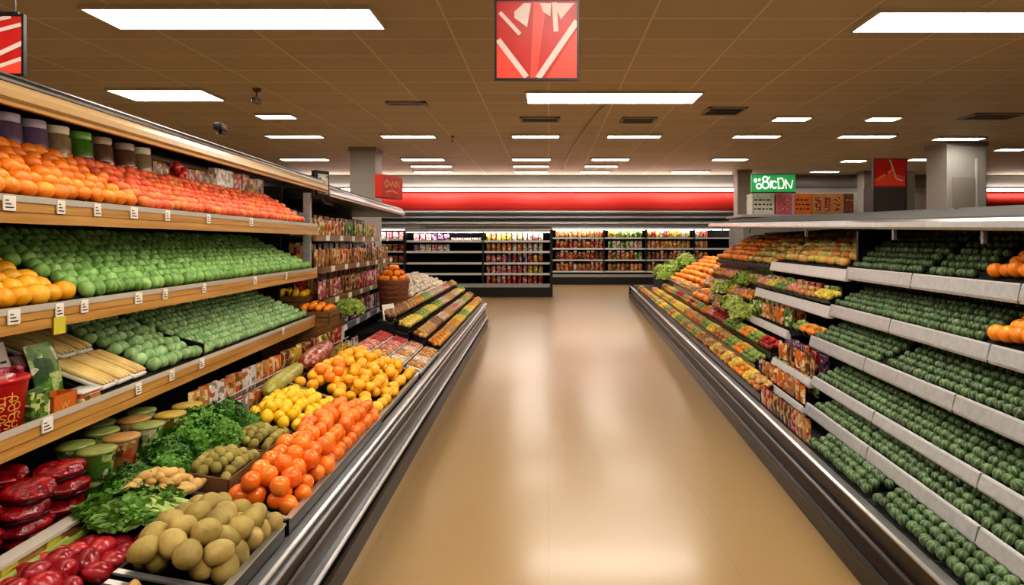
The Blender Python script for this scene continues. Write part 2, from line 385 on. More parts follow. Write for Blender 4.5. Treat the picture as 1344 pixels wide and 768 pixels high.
banner(c0.x,c1.x,5,c0.z,c1.z,'square red hanging banner with pale slanted stripes above the aisle',
  [([(.05,.84),(.28,.58)],.05),([(.03,.48),(.36,.03)],.07),([(.99,.72),(.53,.02)],.075),([(.72,.96),(.74,.62)],.06)],
  [([(0,0),(.36,0),(.02,.5),(0,.5)],0),([(.62,0),(1,0),(1,.62)],0),([(.42,.0),(.5,.0),(.62,.98),(.46,.98)],0),
   ([(.38,.66),(.22,.78),(.22,.86),(.34,.97),(.43,.97)],1),([(.54,.97),(.68,.97),(.67,.8),(.58,.86)],1),([(.72,.97),(.97,.97),(.8,.76),(.76,.86)],1)])
c0=px(-72,97,5); c1=px(30,22,5)
banner(c0.x,c1.x,5,c0.z,c1.z,'red hanging banner with pale streaks at the left edge',
  [([(.7,.75),(.98,.85)],.05),([(.72,.35),(.99,.52)],.06),([(.7,.12),(.98,.25)],.05),([(.72,.95),(.85,.99)],.05)],[([(.5,0),(1,0),(1,.3),(.7,.1)],0)])

# ------------------------------------------------------------------ pillars
def pillar(name,label,u0,u1,vtop,d,panel=None,z0=0):
    Y=FPX*(CZ-H)/(V0-vtop); x0=(u0-U0)*Y/FPX; x1=(u1-U0)*Y/FPX
    t=thing(name,label,'pillar',((x0+x1)/2,Y+d/2,0)); w=(x1-x0)/2
    p=MB(); p.rbox(-w,w,-d/2,d/2,0,CZ-.002,.02,0,2,False); obj('shaft',p,plain('pillar_paint','#A9A6A1',.55),t)
    c=MB(); c.box(-w-.03,w+.03,-d/2-.03,d/2+.03,CZ-.12,CZ-.002); obj('collar',c,M['steel'],t)
    if panel:
        q=MB(); q.box(-w*.72,w*.36,-d/2-.03,-d/2,0,panel); obj('panel',q,plain('pillar_panel','#9C948C',.5),t)
        q=MB(); q.box(w*.42,w*.52,-d/2-.02,-d/2,0,panel+.5); obj('corner_guard',q,M['white'],t)
    return t
pillar('pillar','white square pillar rising behind the left shelving hood',459,492,193,.7)
pillar('pillar','wide white pillar with grey panel at right behind the case hood',1243,1295,186,.9,3.3)
pillar('pillar','slim white pillar beside the green sign near back wall',968,986,223,.5)
pillar('pillar','slim pale pillar just left of the red picture display',1134,1147,224,.5)

# ------------------------------------------------------------------ fruit prototypes
def fruit(name,r,rz,mat,seg=14,rings=9,lobes=0,la=.0,dimple=.0,irr=.0,seed=0,ell=1.0,point=0):
    rng=random.Random(seed); P=[rng.uniform(0,6) for _ in range(6)]
    v=[(0,0,rz*(1-dimple+point))]; f=[]; uv=[]
    for j in range(1,rings):
        th=PI*j/rings
        for k in range(seg):
            ph=2*PI*k/seg
            q=1+la*math.cos(lobes*ph)*math.sin(th) if lobes else 1
            q*=1+irr*(math.sin(2*ph+P[0]+3*math.cos(th))*.5+math.sin(3*th+P[1])*.4+math.sin(ph+P[2])*math.cos(2*th+P[3])*.6)
            z=rz*math.cos(th)*(1-dimple*max(0,1-j/2.2)) ; s=math.sin(th)
            if point: z+=rz*point*max(0,math.cos(th))**6
            v.append((r*q*s*math.cos(ph)*ell,r*q*s*math.sin(ph),z*q))
    v.append((0,0,-rz))
    L=len(v)-1
    for k in range(seg): f.append((0,1+k,1+(k+1)%seg)); uv.append([(k/seg,1),(k/seg,.9),((k+1)/seg,.9)])
    for j in range(rings-2):
        for k in range(seg):
            a=1+j*seg; f.append((a+k,a+seg+k,a+seg+(k+1)%seg,a+(k+1)%seg)); uv.append([(k/seg,1-j/rings),(k/seg,1-(j+1)/rings),((k+1)/seg,1-(j+1)/rings),((k+1)/seg,1-j/rings)])
    a=1+(rings-2)*seg
    for k in range(seg): f.append((a+k,L,a+(k+1)%seg)); uv.append([(k/seg,.1),(k/seg,0),((k+1)/seg,.1)])
    mb=MB(); mb.raw(v,f,0,uv,True)
    return mb.mesh(name,mat)

LIME=['#6A9C46','#7CAE58','#94C06C']
SPRT=['#6E9858','#84AC6C','#9CC084']
SQSH=['#2F4426','#3E5633','#506A42']
m_lime=fruitmat('lime_skin',LIME,.4,stripes=7,scol='#A9CC82',nmix=.35)
m_lime_i=fruitmat('lime_skin_far',LIME,.4,True,stripes=7,scol='#A9CC82',nmix=.3,bump=0)
m_spr=fruitmat('sprout_skin',SPRT,.5,stripes=5,scol='#B4CBA0',nmix=.35)
m_spr_i=fruitmat('sprout_skin_far',SPRT,.5,True,stripes=5,scol='#B4CBA0',nmix=.3,bump=0)
m_sq=fruitmat('squash_skin',SQSH,.45,stripes=8,scol='#8CA670',nmix=.4)
m_sq_i=fruitmat('squash_skin_far',SQSH,.45,True,stripes=8,scol='#8CA670',nmix=.3,bump=0)
def variants(n,fn): return [fn(i) for i in range(n)]
limes=variants(2,lambda i: fruit('lime',.032,.035,m_lime,10,7,irr=.04,seed=i,point=.06))
limes_far=[fruit('lime_far',.032,.033,m_lime_i,9,6,irr=.04,seed=1)]
sprts=variants(2,lambda i: fruit('brussels_sprout',.029,.03,m_spr,10,7,irr=.06,seed=i+4))
sprts_far=[fruit('sprout_far',.029,.03,m_spr_i,9,6,irr=.05,seed=1)]
sqs=variants(2,lambda i: fruit('round_squash',.026,.026,m_sq,10,7,lobes=8,la=.03,seed=i+9,dimple=.15))
sqs_far=[fruit('squash_far',.026,.026,m_sq_i,9,6,irr=.04,seed=3)]
m_or=fruitmat('orange_skin',['#E07A12','#EC8A1C','#F09A2C'],.38,nmix=.12,bump=.3,bscale=160)
m_yo=fruitmat('yellow_orange_skin',['#E8A21A','#F0B024','#F2B93A'],.38,nmix=.12,bump=.3,bscale=160)
m_pch=fruitmat('peach_skin',['#DE5A3C','#E4693F','#EC8A48','#E25C48'],.45,nmix=.25)
m_tom=fruitmat('tomato_skin',['#E2701E','#E87A22','#EC842C','#E0681C'],.25,nmix=.12,bump=.03)
m_lem=fruitmat('lemon_skin',['#E0B414','#E8BE1C','#EFC72C'],.35,nmix=.12,bump=.25,bscale=150)
m_pot=fruitmat('potato_skin',['#8F7D40','#A08C4C','#B29A5C'],.65,nmix=.35,bump=.6,bscale=70)
m_bab=fruitmat('baby_potato_skin',['#B08A48','#BE9A58','#C8A868'],.6,nmix=.25,bump=.3)
m_kiwi=fruitmat('kiwi_skin',['#7E7434','#948A44','#A69B58'],.65,nmix=.3,bump=.3)
m_oni=fruitmat('red_onion_skin',['#7E101C','#961622','#A81C26'],.25,nmix=.4,stripes=3,scol='#C24A50',bump=.03)
m_apg=fruitmat('apple_skin_mixed',['#A9B548','#D6C860','#E09A58','#C9C070','#D8703C','#8FA83E'],.35,nmix=.3)
m_ging=fruitmat('ginger_skin',['#A88450','#BE9A62'],.7,nmix=.35,bump=.4)
oranges=variants(2,lambda i: fruit('orange',.04,.038,m_or,14,9,irr=.02,seed=i,dimple=.05))
yoranges=variants(2,lambda i: fruit('orange',.041,.039,m_yo,14,9,irr=.02,seed=i+3,dimple=.05))
mangos=variants(3,lambda i: fruit('mango',.037,.034,fruitmat('mango_skin',['#D9761A','#E4841E','#EC9630'],.4,nmix=.2) if i==0 else bpy.data.materials['mango_skin'],14,9,irr=.05,seed=i+3,ell=1.0))
peaches=variants(2,lambda i: fruit('peach',.031,.03,m_pch,12,8,irr=.03,seed=i+5,dimple=.08))
tomatoes=variants(3,lambda i: fruit('orange_tomato',.038,.043,m_tom,14,9,irr=.06,seed=i+11,dimple=.06))
lemons=variants(2,lambda i: fruit('lemon',.032,.036,m_lem,14,9,irr=.03,seed=i+2,point=.1))
potatoes=variants(4,lambda i: fruit('potato',.04,.048,m_pot,16,11,irr=.065,seed=i+21))
babies=variants(3,lambda i: fruit('baby_potato',.022,.03,m_bab,12,8,irr=.12,seed=i+31))
kiwis=variants(2,lambda i: fruit('kiwi',.023,.027,m_kiwi,12,8,irr=.05,seed=i+41))
onions=variants(3,lambda i: fruit('red_onion',.036,.043,m_oni,16,10,irr=.05,seed=i+51,point=.12))
apples=variants(2,lambda i: fruit('apple',.04,.037,m_apg,12,8,lobes=5,la=.02,dimple=.12,seed=i+61))

def merge_stuff(name,places,protos,mat,label,cat):
    """far copies of one kind joined as uncountable stuff"""
    V=[];Fc=[];UV=[];b=0
    for i,(p,e,s) in enumerate(places):
        me=protos[i%len(protos)]
        R=np.array(Euler(e).to_matrix())*s
        v=np.array([x.co[:] for x in me.vertices])@R.T+np.array(p)
        V.append(v)
        if i<len(protos): me['fl']=1
        Fc.extend([[b+k for k in f.vertices] for f in me.polygons]); b+=len(v)
        UV.extend(x for d in me.uv_layers[0].data for x in d.uv)
    m=bpy.data.meshes.new(name); m.from_pydata(np.vstack(V).tolist(),[],Fc)
    m.materials.append(mat); l=m.uv_layers.new(name='UVMap'); l.data.foreach_set('uv',UV)
    m.polygons.foreach_set('use_smooth',[True]*len(Fc)); m.update()
    o=link(bpy.data.objects.new(name,m)); return tag(o,label,cat,None,'stuff')

def grid(F,sx,x0,y0,y1,rows,px_,py_,z0,rise,jit=.08,bump=None,sc=.08,seed=0,flat=False):
    """rows of fruit: row 0 at the front (x0), going outward by sx; returns (pos,rot,scale,row,col) with col counted from the far end"""
    rng=random.Random(seed); out=[]; n=max(1,int((y1-y0)/py_))
    for r in range(rows):
        off=.5*(r%2)
        k=0
        for c in range(n):
            y=y1-(c+.5+off*.9)*py_
            if y<y0+.3*py_: continue
            k+=1
            x=x0+sx*(r+.5)*px_
            z=z0+rise*(r+.5)
            if bump: z+=bump((r+.5)/rows,(c+.5)/n)
            j=jit*py_
            p=F.pt(x+rng.uniform(-j,j),y+rng.uniform(-j,j),z+rng.uniform(-j,j)*.4)
            e=(rng.uniform(-.5,.5),rng.uniform(-.5,.5),rng.uniform(0,6.28)) if not flat else (PI/2+rng.uniform(-.5,.5),rng.uniform(-.3,.3),rng.uniform(0,6.28))
            out.append((p,e,1+rng.uniform(-sc,sc),r+1,k))
    return out
def place(name,cat,protos,pl,what,where,group,rowname='row'):
    """label: what + row and place from the far end"""
    for i,(p,e,s,r,c) in enumerate(pl):
        o=bpy.data.objects.new(name,protos[(i*7+r)%len(protos)]); o.location=p; o.rotation_euler=e; o.scale=(s,s,s)
        tag(link(o),f'{what}, {where}, {nth(r)} row from front, {nth(c)} from far end',cat,group)
def inview(p):
    if p.y<.3: return False
    u=U0+FPX*p.x/p.y; v=V0-FPX*(p.z-H)/p.y
    return -25<u<1370 and -20<v<795
def vis(pl): return [q for q in pl if inview(q[0])]

# ------------------------------------------------------------------ packaging prototypes
INK={'red':('#A81C20',['#C8A090','#7A1016','#D8B060']),'orange':('#D8701C',['#E8C890','#A84A18','#F0E0C0']),'yellow':('#D6B23C',['#F0E6C0','#A07020','#5E7A2E']),
 'green':('#5C8A34',['#B8C880','#2E5222','#E6E2C8']),'white':('#D8D2C8',['#B05848','#8A8078','#E8E4DA']),'brown':('#6E4226',['#B8804A','#3A2014','#D0B080']),
 'pink':('#C0606A',['#E8C0B8','#8A2A3A','#E0D8D0']),'purple':('#5A3050',['#A080A0','#2A1428','#D0C0C8']),'tan':('#B88A50',['#E0C898','#7A5228','#C85A38']),'blue':('#2E4E86',['#B0B8C8','#16264A','#C8C0B0'])}
PM={k:printmat('print_'+k,b,i) for k,(b,i) in INK.items()}
def pouch_mesh(c,w=.1,h=.15,d=.035):
    mb=MB(); v=[];f=[]; nx,nz=6,7
    for s in (-1,1):
        for j in range(nz+1):
            for i in range(nx+1):
                a=i/nx;b=j/nz; q=(math.sin(PI*a)**.5)*(math.sin(PI*min(1,b*.92+.0))**.45 if b>0 else .6)
                v.append(((a-.5)*d*0+s*d/2*q,(a-.5)*w*(1-.06*math.sin(PI*b)),b*h))
    n=(nx+1)*(nz+1)
    for s in range(2):
        for j in range(nz):
            for i in range(nx):
                q=[s*n+j*(nx+1)+i,s*n+j*(nx+1)+i+1,s*n+(j+1)*(nx+1)+i+1,s*n+(j+1)*(nx+1)+i]
                f.append(q if s else q[::-1])
    mb.raw(v,f,0,None,True); return mb.mesh('pouch_'+c,PM[c])
POUCH={c:pouch_mesh(c) for c in INK}
FM={'red':fruitmat('mix_red',['#A01C22','#C23A30','#7E1A20'],.3,True,nmix=.3,bump=0),'orange':fruitmat('mix_orange',['#E07A12','#D9A23C','#C85A20','#E8902A'],.4,True,nmix=.2,bump=0),
    'yellow':fruitmat('mix_yellow',['#E0B41C','#D8C85A','#C89A30','#B8B848'],.4,True,nmix=.2,bump=0),'green':fruitmat('mix_green',['#5E8A38','#9AB058','#C8C070','#4A7A30'],.5,True,nmix=.3,bump=0),'white':fruitmat('mix_white',['#E4D8C6','#CDB8A4','#C09A80','#D8D0C0'],.6,True,nmix=.2,bump=0),
    'brown':fruitmat('mushroom_skin',['#8A6040','#A87C54','#6A4028','#B8905C'],.6,True,nmix=.3,bump=0),'pink':fruitmat('pink_skin',['#C06858','#E0B098','#9A3A34','#D88C78'],.4,True,nmix=.3,bump=0),'tan':fruitmat('mix_tan',['#B88A50','#D6B070','#8A5A30','#C8743A'],.6,True,nmix=.3,bump=0)}
m_garlic=fruitmat('garlic_skin',['#D6C8B4','#E4D8C6','#CDB8A4'],.6,nmix=.2)
def punnet_mesh(c,w=.16,d=.13,h=.05,seed=0):
    mb=MB(); rng=random.Random(seed)
    mb.prism([(-d/2+.015,0),(d/2-.015,0),(d/2,h),(-d/2,h)],-w/2,w/2,0)
    r=.026
    for i in range(4):
        for j in range(4):
            x=-d/2+.02+(d-.04)*i/3+rng.uniform(-.005,.005); y=-w/2+.02+(w-.04)*j/3+rng.uniform(-.007,.007); z=h+.012+rng.uniform(-.012,.016)+(.02 if 0<i<3 and 0<j<3 else 0)
            pr=[(r*math.sin(PI*k/5)+1e-4,-r*math.cos(PI*k/5)) for k in range(6)]
            mb.lathe(pr,7,1,(x,y,z))
    return mb.mesh('punnet_'+c,[M['black'],FM[c]])
PUN={c:punnet_mesh(c,seed=i) for i,c in enumerate(FM)}
def jar_small(c):
    mb=MB(); mb.lathe([(.045,0),(.05,.01),(.05,.12),(.04,.14),(.036,.145)],10,0); mb.lathe([(.04,.145),(.04,.175)],10,1)
    return mb.mesh('jar_'+c,[PM[c],M['paper'] if c in('red','purple') else M['black']])
SJAR={c:jar_small(c) for c in INK}
def carton_mesh(c,w=.14,d=.06,h=.2):
    mb=MB(); mb.rbox(-d/2,d/2,-w/2,w/2,0,h,.004,0,1,False); mb.box(-d/2+.004,d/2-.004,-w/2+.004,w/2-.004,h,h+.004,0)
    return mb.mesh('carton_'+c,PM[c])
CART={c:carton_mesh(c) for c in INK}
def put(name,cat,me,F,x,y,z,rz,label,group=None,s=1,rx=0,ry=0):
    o=bpy.data.objects.new(name,me); o.location=F.pt(x,y,z); o.rotation_euler=Euler((rx,ry,F.a+rz)); o.scale=(s,)*3 if not isinstance(s,tuple) else s
    return tag(link(o),label,cat,group)

# ================================================================== LEFT FRONT CASE (low produce case)
LC=Fix(LR,'produce_case','long low dark produce case with steel bumpers along left of the aisle','display case',-1.3,6)
y0,y1=1.1,11.4
mb=MB(); mb.prism([(-.903,0),(-.903,.15),(-.93,.2),(-.955,.42),(-1.62,.42),(-1.62,0)],y0,y1); LC.part('base',mb,M['black'])
mb=MB(); mb.box(-2.3,-1.62,y0,y1,0,.42); LC.part('rear_base',mb,M['black'])
def rail(mb,x,z,w,h,y0,y1,m=0):
    mb.prism([(x,z),(x+.004,z+h*.3),(x+.004,z+h*.7),(x-.006,z+h),(x-w,z+h),(x-w,z)],y0,y1,m)
mb=MB(); rail(mb,-.895,.185,.04,.028,y0,y1); LC.part('bumper_rail',mb,M['chrome'])
mb=MB(); mb.prism([(-.89,.11),(-.882,.125),(-.882,.145),(-.89,.16),(-.92,.16),(-.92,.11)],y0,y1); LC.part('bumper',mb,M['black'])
mb=MB(); rail(mb,-.915,.44,.05,.022,y0,y1); LC.part('top_rail',mb,M['chrome'])
mb=MB(); rail(mb,-.922,.385,.02,.016,y0,y1); LC.part('trim_rail',mb,M['steel'])
mb=MB(); rail(mb,-.93,.29,.02,.02,y0,y1); LC.part('groove_rail',mb,M['brown'])
def dz(x): return .46+.19*(-.95-x)
mb=MB(); mb.prism([(-.96,.42),(-.96,.445),(-1.6,.455),(-1.6,.42)],y0,y1); LC.part('deck',mb,M['blackin'])
mb=MB(); mb.box(-1.64,-1.6,y0,3.4,.42,.625); LC.part('ledge',mb,M['wood'],label='wooden ledge')
mb=MB(); mb.box(-1.645,-1.585,y0,3.4,.625,.637); LC.part('ledge_strip',mb,M['clear'])
mb=MB(); mb.box(-2.3,-1.64,y0,11.3,.42,.55); LC.part('rear_deck',mb,M['blackin'])
g=MB()
for yy in (1.85,2.02): g.box(-1.599,-1.592,yy,yy+.06,.54,.625)
LC.part('shelf_tag',g,M['yellowpaper'])

def bin_(x0,x1,ya,yb,za,zb,h,label,mat='black',name='display_bin',rim='chrome'):
    """open bin: x0 front, x1 back (both in LR), floor from za to zb"""
    xc=(x0+x1)/2; yc=(ya+yb)/2; t=Fix(LR,name,label,'bin',xc,yc); th=.012
    m=MB(); m.prism([(x0,za),(x1,zb),(x1,zb+.01),(x0,za+.01)],ya,yb); t.part('bin_floor',m,M[mat])
    m=MB()
    m.prism([(x0,za),(x0,za+h),(x0-th,za+h),(x0-th,za)],ya,yb); m.prism([(x1,zb),(x1,zb+h),(x1+th,zb+h),(x1+th,zb)],ya,yb)
    m.prism([(x0-th,za),(x1+th,zb),(x1+th,zb+h),(x0-th,za+h)],ya,ya+th); m.prism([(x0-th,za),(x1+th,zb),(x1+th,zb+h),(x0-th,za+h)],yb-th,yb)
    t.part('bin_wall',m,M[mat])
    if rim:
        m=MB(); e=.006
        m.prism([(x0+e,za+h),(x0+e,za+h+.008),(x0-th-e,za+h+.008),(x0-th-e,za+h)],ya,yb)
        m.prism([(x0-th,za+h),(x1+th,zb+h),(x1+th,zb+h+.008),(x0-th,za+h+.008)],ya-e,ya+th+e); m.prism([(x0-th,za+h),(x1+th,zb+h),(x1+th,zb+h+.008),(x0-th,za+h+.008)],yb-th-e,yb+e)
        t.part('rim',m,M[rim])
    return t
def mound(h): return lambda a,b: h*(math.sin(PI*min(1,max(0,a)))**.7)*(math.sin(PI*b)**.6)
# front row of bins
bin_(-.955,-1.30,1.4,1.86,dz(-.97),dz(-1.3),.05,'black bin of small yellow potatoes at the bottom edge')
place('baby_potato','potato',babies,vis(grid(LR,-1,-.975,1.42,1.85,6,.048,.048,dz(-.97)+.045,.009,.15,mound(.05),.15,1)),'small yellow potato','nearest front bin','small yellow potatoes in the nearest front bin')
bin_(-.955,-1.30,1.89,2.34,dz(-.97),dz(-1.3),.06,'black bin heaped with large potatoes in the front row')
place('potato','potato',potatoes,grid(LR,-1,-.965,1.895,2.335,5,.066,.074,dz(-.97)+.06,.012,.14,mound(.06),.14,2),'large tan potato','heaped front bin','large potatoes in the heaped front bin')
# a layer on top of the heap
top=grid(LR,-1,-.99,1.91,2.31,4,.066,.076,dz(-.97)+.12,.012,.16,mound(.055),.12,3)
for i,(p,e,s,r,c) in enumerate(top):
    o=bpy.data.objects.new('potato',potatoes[i%4]); o.location=p; o.rotation_euler=(e[0]+1.3,e[1],e[2]); o.scale=(s,)*3
    tag(link(o),f'large tan potato on top of the heap, {nth(r)} row from front, {nth(c)} from far end','potato','large potatoes in the heaped front bin')
bin_(-.955,-1.22,2.38,3.82,dz(-.97),dz(-1.3),.06,'long black bin of bright orange tomatoes beside the steel rail')
place('orange_tomato','tomato',tomatoes,grid(LR,-1,-.958,2.39,3.81,4,.064,.084,dz(-.97)+.06,.012,.2,mound(.06),.14,4),'bright orange tomato','front bin','orange tomatoes in the long front bin')
t2=grid(LR,-1,-.985,2.45,3.74,3,.066,.086,dz(-.97)+.13,.016,.22,mound(.05),.14,5)
for i,(p,e,s,r,c) in enumerate(t2):
    o=bpy.data.objects.new('orange_tomato',tomatoes[i%3]); o.location=p; o.rotation_euler=e; o.scale=(s,)*3
    tag(link(o),f'bright orange tomato on the pile top, {nth(r)} row from front, {nth(c)} from far end','tomato','orange tomatoes in the long front bin')
# back row of bins
bin_(-1.33,-1.585,1.4,2.19,.458,.47,.06,'black bin of red onions below the wooden ledge')
place('red_onion','onion',onions,vis(grid(LR,-1,-1.335,1.42,2.17,4,.06,.073,.545,.004,.2,mound(.055),.15,6,True)),'shiny red onion','bin below the ledge','red onions below the wooden ledge')
bin_(-1.33,-1.585,2.21,2.5,dz(-1.33),dz(-1.58),.04,'black bin of loose baby potatoes below the parsley')
place('baby_potato','potato',babies,grid(LR,-1,-1.335,2.2,2.52,5,.045,.042,dz(-1.33)+.075,.012,.15,mound(.06),.15,7,True),'pale baby potato','bin below the parsley','baby potatoes below the parsley')
def cbox(ya,yb,label,seed,what,where,x0=-1.26,x1=-1.46,h=.11):
    z=dz(x0)-.005
    t=Fix(LR,'cardboard_box',label,'box',(x0+x1)/2,(ya+yb)/2); th=.006
    m=MB(); m.prism([(x0,z),(x1,z+.035),(x1,z+.045),(x0,z+.01)],ya,yb); t.part('box_floor',m,M['card'])
    m=MB(); m.prism([(x0,z),(x0,z+h),(x0-th,z+h),(x0-th,z)],ya,yb); m.prism([(x1,z+.035),(x1,z+h+.035),(x1+th,z+h+.035),(x1+th,z+.035)],ya,yb)
    for y in (ya,yb-th): m.prism([(x0,z),(x1,z+.035),(x1,z+h+.035),(x0,z+h)],y,y+th)
    t.part('box_side',m,M['card'])
    place('kiwi','kiwi',kiwis,grid(LR,-1,x0-.008,ya+.008,yb-.008,4,.046,.043,z+.095,.009,.12,mound(.045),.1,seed),what,where,label)
cbox(2.53,2.85,'brown cardboard box of kiwis beside the orange tomatoes, nearer one',8,'brown green kiwi','nearer cardboard box')
cbox(2.87,3.18,'brown cardboard box of green kiwis, farther one below parsley',9,'dull green kiwi','farther cardboard box')
bin_(-1.245,-1.52,3.2,3.83,dz(-1.25)+.02,dz(-1.52)+.05,.05,'black bin of small yellow lemons behind the orange tomatoes')
place('lemon','lemon',lemons,grid(LR,-1,-1.25,3.21,3.82,5,.054,.068,dz(-1.25)+.08,.018,.2,mound(.05),.1,10),'small yellow lemon','bin behind tomatoes','lemons behind the orange tomatoes')
# tilted tray of lemons and yellow oranges
bin_(-.975,-1.56,3.86,5.1,.455,.66,.05,'tilted steel rimmed tray piled with yellow oranges by the rail',rim='chrome')
g=grid(LR,-1,-.985,3.88,5.08,7,.08,.096,.455+.06,.028,.24,mound(.05),.12,11)
place('yellow_orange','orange',yoranges,g,'yellow orange','tilted front tray','yellow oranges in the tilted tray')
g2=grid(LR,-1,-1.06,4.0,4.95,5,.08,.1,.48+.125,.028,.28,mound(.05),.12,12)
for i,(p,e,s,r,c) in enumerate(g2):
    o=bpy.data.objects.new('yellow_orange',(oranges if (r>=4 and c>6) else yoranges)[i%2]); o.location=p; o.rotation_euler=e; o.scale=(s*.92,)*3
    tag(link(o),f'yellow orange on the pile top, tilted tray, {nth(r)} row from front, {nth(c)} from far end','orange','yellow oranges in the tilted tray')
# meat and small packs tray
bin_(-.975,-1.56,5.16,6.12,.455,.66,.04,'tilted black tray of wrapped packs beyond the yellow oranges')
def wrapped_pack(c,cc):
    m=MB(); m.rbox(-.07,.07,-.1,.1,0,.03,.012); r=obj('wrapped_pack',m,M['white'])
    k=MB(); rng=random.Random(3)
    for i in range(5):
        for j in range(6):
            pr=[(.017*math.sin(PI*q/4)+1e-4,-.014*math.cos(PI*q/4)) for q in range(5)]
            k.lathe(pr,7,0,(-.05+.025*i+rng.uniform(-.004,.004),-.08+.032*j,.034))
    obj('contents',k,FM[cc],r); return r
wp=[(c,wrapped_pack(c,c)) for c in ('red','pink','white','tan')]
used=set()
def place_wp(c,F,x,y,z,label,group,ry=0):
    src=dict(wp)[c]; loc=F.pt(x,y,z); rot=(0,ry,F.a)
    if c not in used:
        used.add(c); src.location=loc; src.rotation_euler=rot; tag(src,label,'pack',group); return src
    return tag(dup(src,loc,rot,label,group),cat='pack')
cn={'red':'dark red','pink':'pink','white':'pale garlic','tan':'tan root'}
for r in range(4):
    for c in range(4):
        col=(('tan','pink','red','red'),('tan','white','pink','red'),('white','tan','pink','pink'),('tan','white','tan','pink'))[c][r]
        x=-1.045-.148*r; place_wp(col,LR,x,5.98-.225*c,.487+.352*(-.975-x),f'wrapped {cn[col]} pack, tilted black tray, {nth(r+1)} row from front, {nth(c+1)} from far end','wrapped packs in the tilted tray',.338)

# stepped trays further along
STEP=[(-.99,.47),(-1.14,.56),(-1.3,.66),(-1.46,.77)]
LS=Fix(LR,'stepped_stand','black stepped stand carrying four long trays on the left case','stand',-1.25,8.7)
for i,(x,z) in enumerate(STEP):
    m=MB(); m.prism([(x,.42),(x,z),(x-.14,z+.04),(x-.14,.42)],6.2,11.3); LS.part('step',m,M['blackin'])
    m=MB(); m.prism([(x+.012,z-.03),(x+.012,z+.025),(x,z+.025),(x,z-.03)],6.2,11.3); LS.part('step_lip',m,M['black'] if i else M['steel'])
seqs=[['orange','tan','orange','yellow','green','yellow','orange','tan'],['tan','brown','white','tan','pink','white','green'],['yellow','green','yellow','green','white','tan','white'],['brown','tan','orange','green','white','white','pink']]
tn=['lowest tray','second tray','third tray','top tray']
for i,(x,z) in enumerate(STEP):
    y=6.3; k=0
    while y<11.2:
        c=seqs[i][int(k/3.2)%len(seqs[i])]; k+=1
        put('produce_punnet','punnet',PUN[c],LR,x-.072,y+.08,z+.028,0,f'{c} produce punnet, {tn[i]} of the stepped stand, {nth(k)} from the near end','produce punnets on the stepped stand',1,0,.27)
        y+=.175
# garlic heap at the back of the stand
mb=MB(); mb.prism([(-1.6,.42),(-1.6,.8),(-2.25,1.0),(-2.25,.42)],8.2,11.3); o=LS.part('heap_board',mb,M['blackin'])
garl=[fruit('garlic_bulb',.04,.036,m_garlic,12,8,lobes=6,la=.06,point=.3,seed=i) for i in range(2)]
place('garlic_bulb','garlic',garl,grid(LR,-1,-1.6,8.25,11.25,7,.085,.095,.82,.031,.2,mound(.03),.2,14),'pale garlic bulb','back of stepped stand','garlic bulbs heaped at the back of the stepped stand')
# low rear deck packs between the trays and the shelving
def pack_row(F,name,cat,MS,cols,x,z,y0,y1,pitch,what,where,group,seed=0,run=2,rx=0,ry=0,s=1,jit=.1,start=1):
    rng=random.Random(seed); y=y0; k=0; c=rng.choice(cols)
    while y<y1:
        if k%run==0: c=rng.choice(cols)
        k+=1
        put(name,cat,MS[c],F,x,y+pitch/2,z,rng.uniform(-jit,jit),f'{c} {what}, {where}, {nth(k+start-1)} from the near end',group,s*rng.uniform(.94,1.06),rx,ry)
        y+=pitch

# ================================================================== LEFT WALL SHELVING (wooden shelves)
SA=-1.7
ya,yb=1.3,5.62
SH=Fix(LW,'produce_shelving','tall black produce shelving with three thick wooden shelf boards at left','shelving',-2.1,3.4)
XB=-2.55
mb=MB(); mb.box(XB-.05,XB,ya,yb,0,2.2); SH.part('back_panel',mb,M['blackin'])
mb=MB(); mb.prism([(SA-.35,0),(SA-.3,2.1),(XB,2.1),(XB,0)],yb-.03,yb); SH.part('end_panel',mb,M['blackin'])
shelves=[]
BZ=[(.852,.944),(1.28,1.362),(1.666,1.753)]
BN=['lowest wooden shelf','middle wooden shelf','top wooden shelf']
for i,(zb,zt) in enumerate(BZ):
    m=MB(); m.box(SA-.03,SA,ya,yb,zb,zt); m.box(XB,SA-.03,ya,yb,zt-.05,zt-.03,1)
    s=SH.part('shelf',m,[M['wood'],M['blackin']]); shelves.append(s)
    m=MB(); m.box(SA-.004,SA+.004,ya,yb,zt-.012,zt+.012); SH.part('price_strip',m,M['clear'],s)
    m=MB(); m.box(SA-.07,SA-.045,ya,yb,zb+.012,zb+.02)
    if i: SH.part('shelf_fill_light',m,M['led2'],s)  # added unseen glowing strip, brightens the produce on the shelf below
    m=MB(); m.box(SA-.001,SA+.0015,ya,yb,zb+.038,zb+.041); SH.part('board_seam',m,M['darkwood'],s)
tagsu=[(12,80,128,176,220,274,330),(18,78,111,182,217,268,335,376),(62,182,226,265,372)]
for i,us in enumerate(tagsu):
    zt=BZ[i if False else (2,1,0)[i]][1]; s=shelves[(2,1,0)[i]]
    for k,u in enumerate(us):
        y=FPX*1.7/(665-u)+.12; w=.02 if (k%3) else .026
        m=MB(); m.box(SA+.004,SA+.009,y-w,y+w,zt-.045,zt+.006); t=SH.part('price_tag',m,M['paper'],s)
        m2=MB()
        for q in range(3): m2.box(SA+.0085,SA+.0105,y-w*.7,y-w*.7+w*(1.3-.4*q),zt-.036+.012*q,zt-.032+.012*q)
        t_=SH.part('print',m2,M['ink'],s)
        if i==1 and k==1:
            m=MB(); m.box(SA+.005,SA+.009,y-.03,y+.03,zt-.11,zt-.045); SH.part('yellow_tag',m,M['yellowpaper'],s,'yellow price tag hanging below the white one')
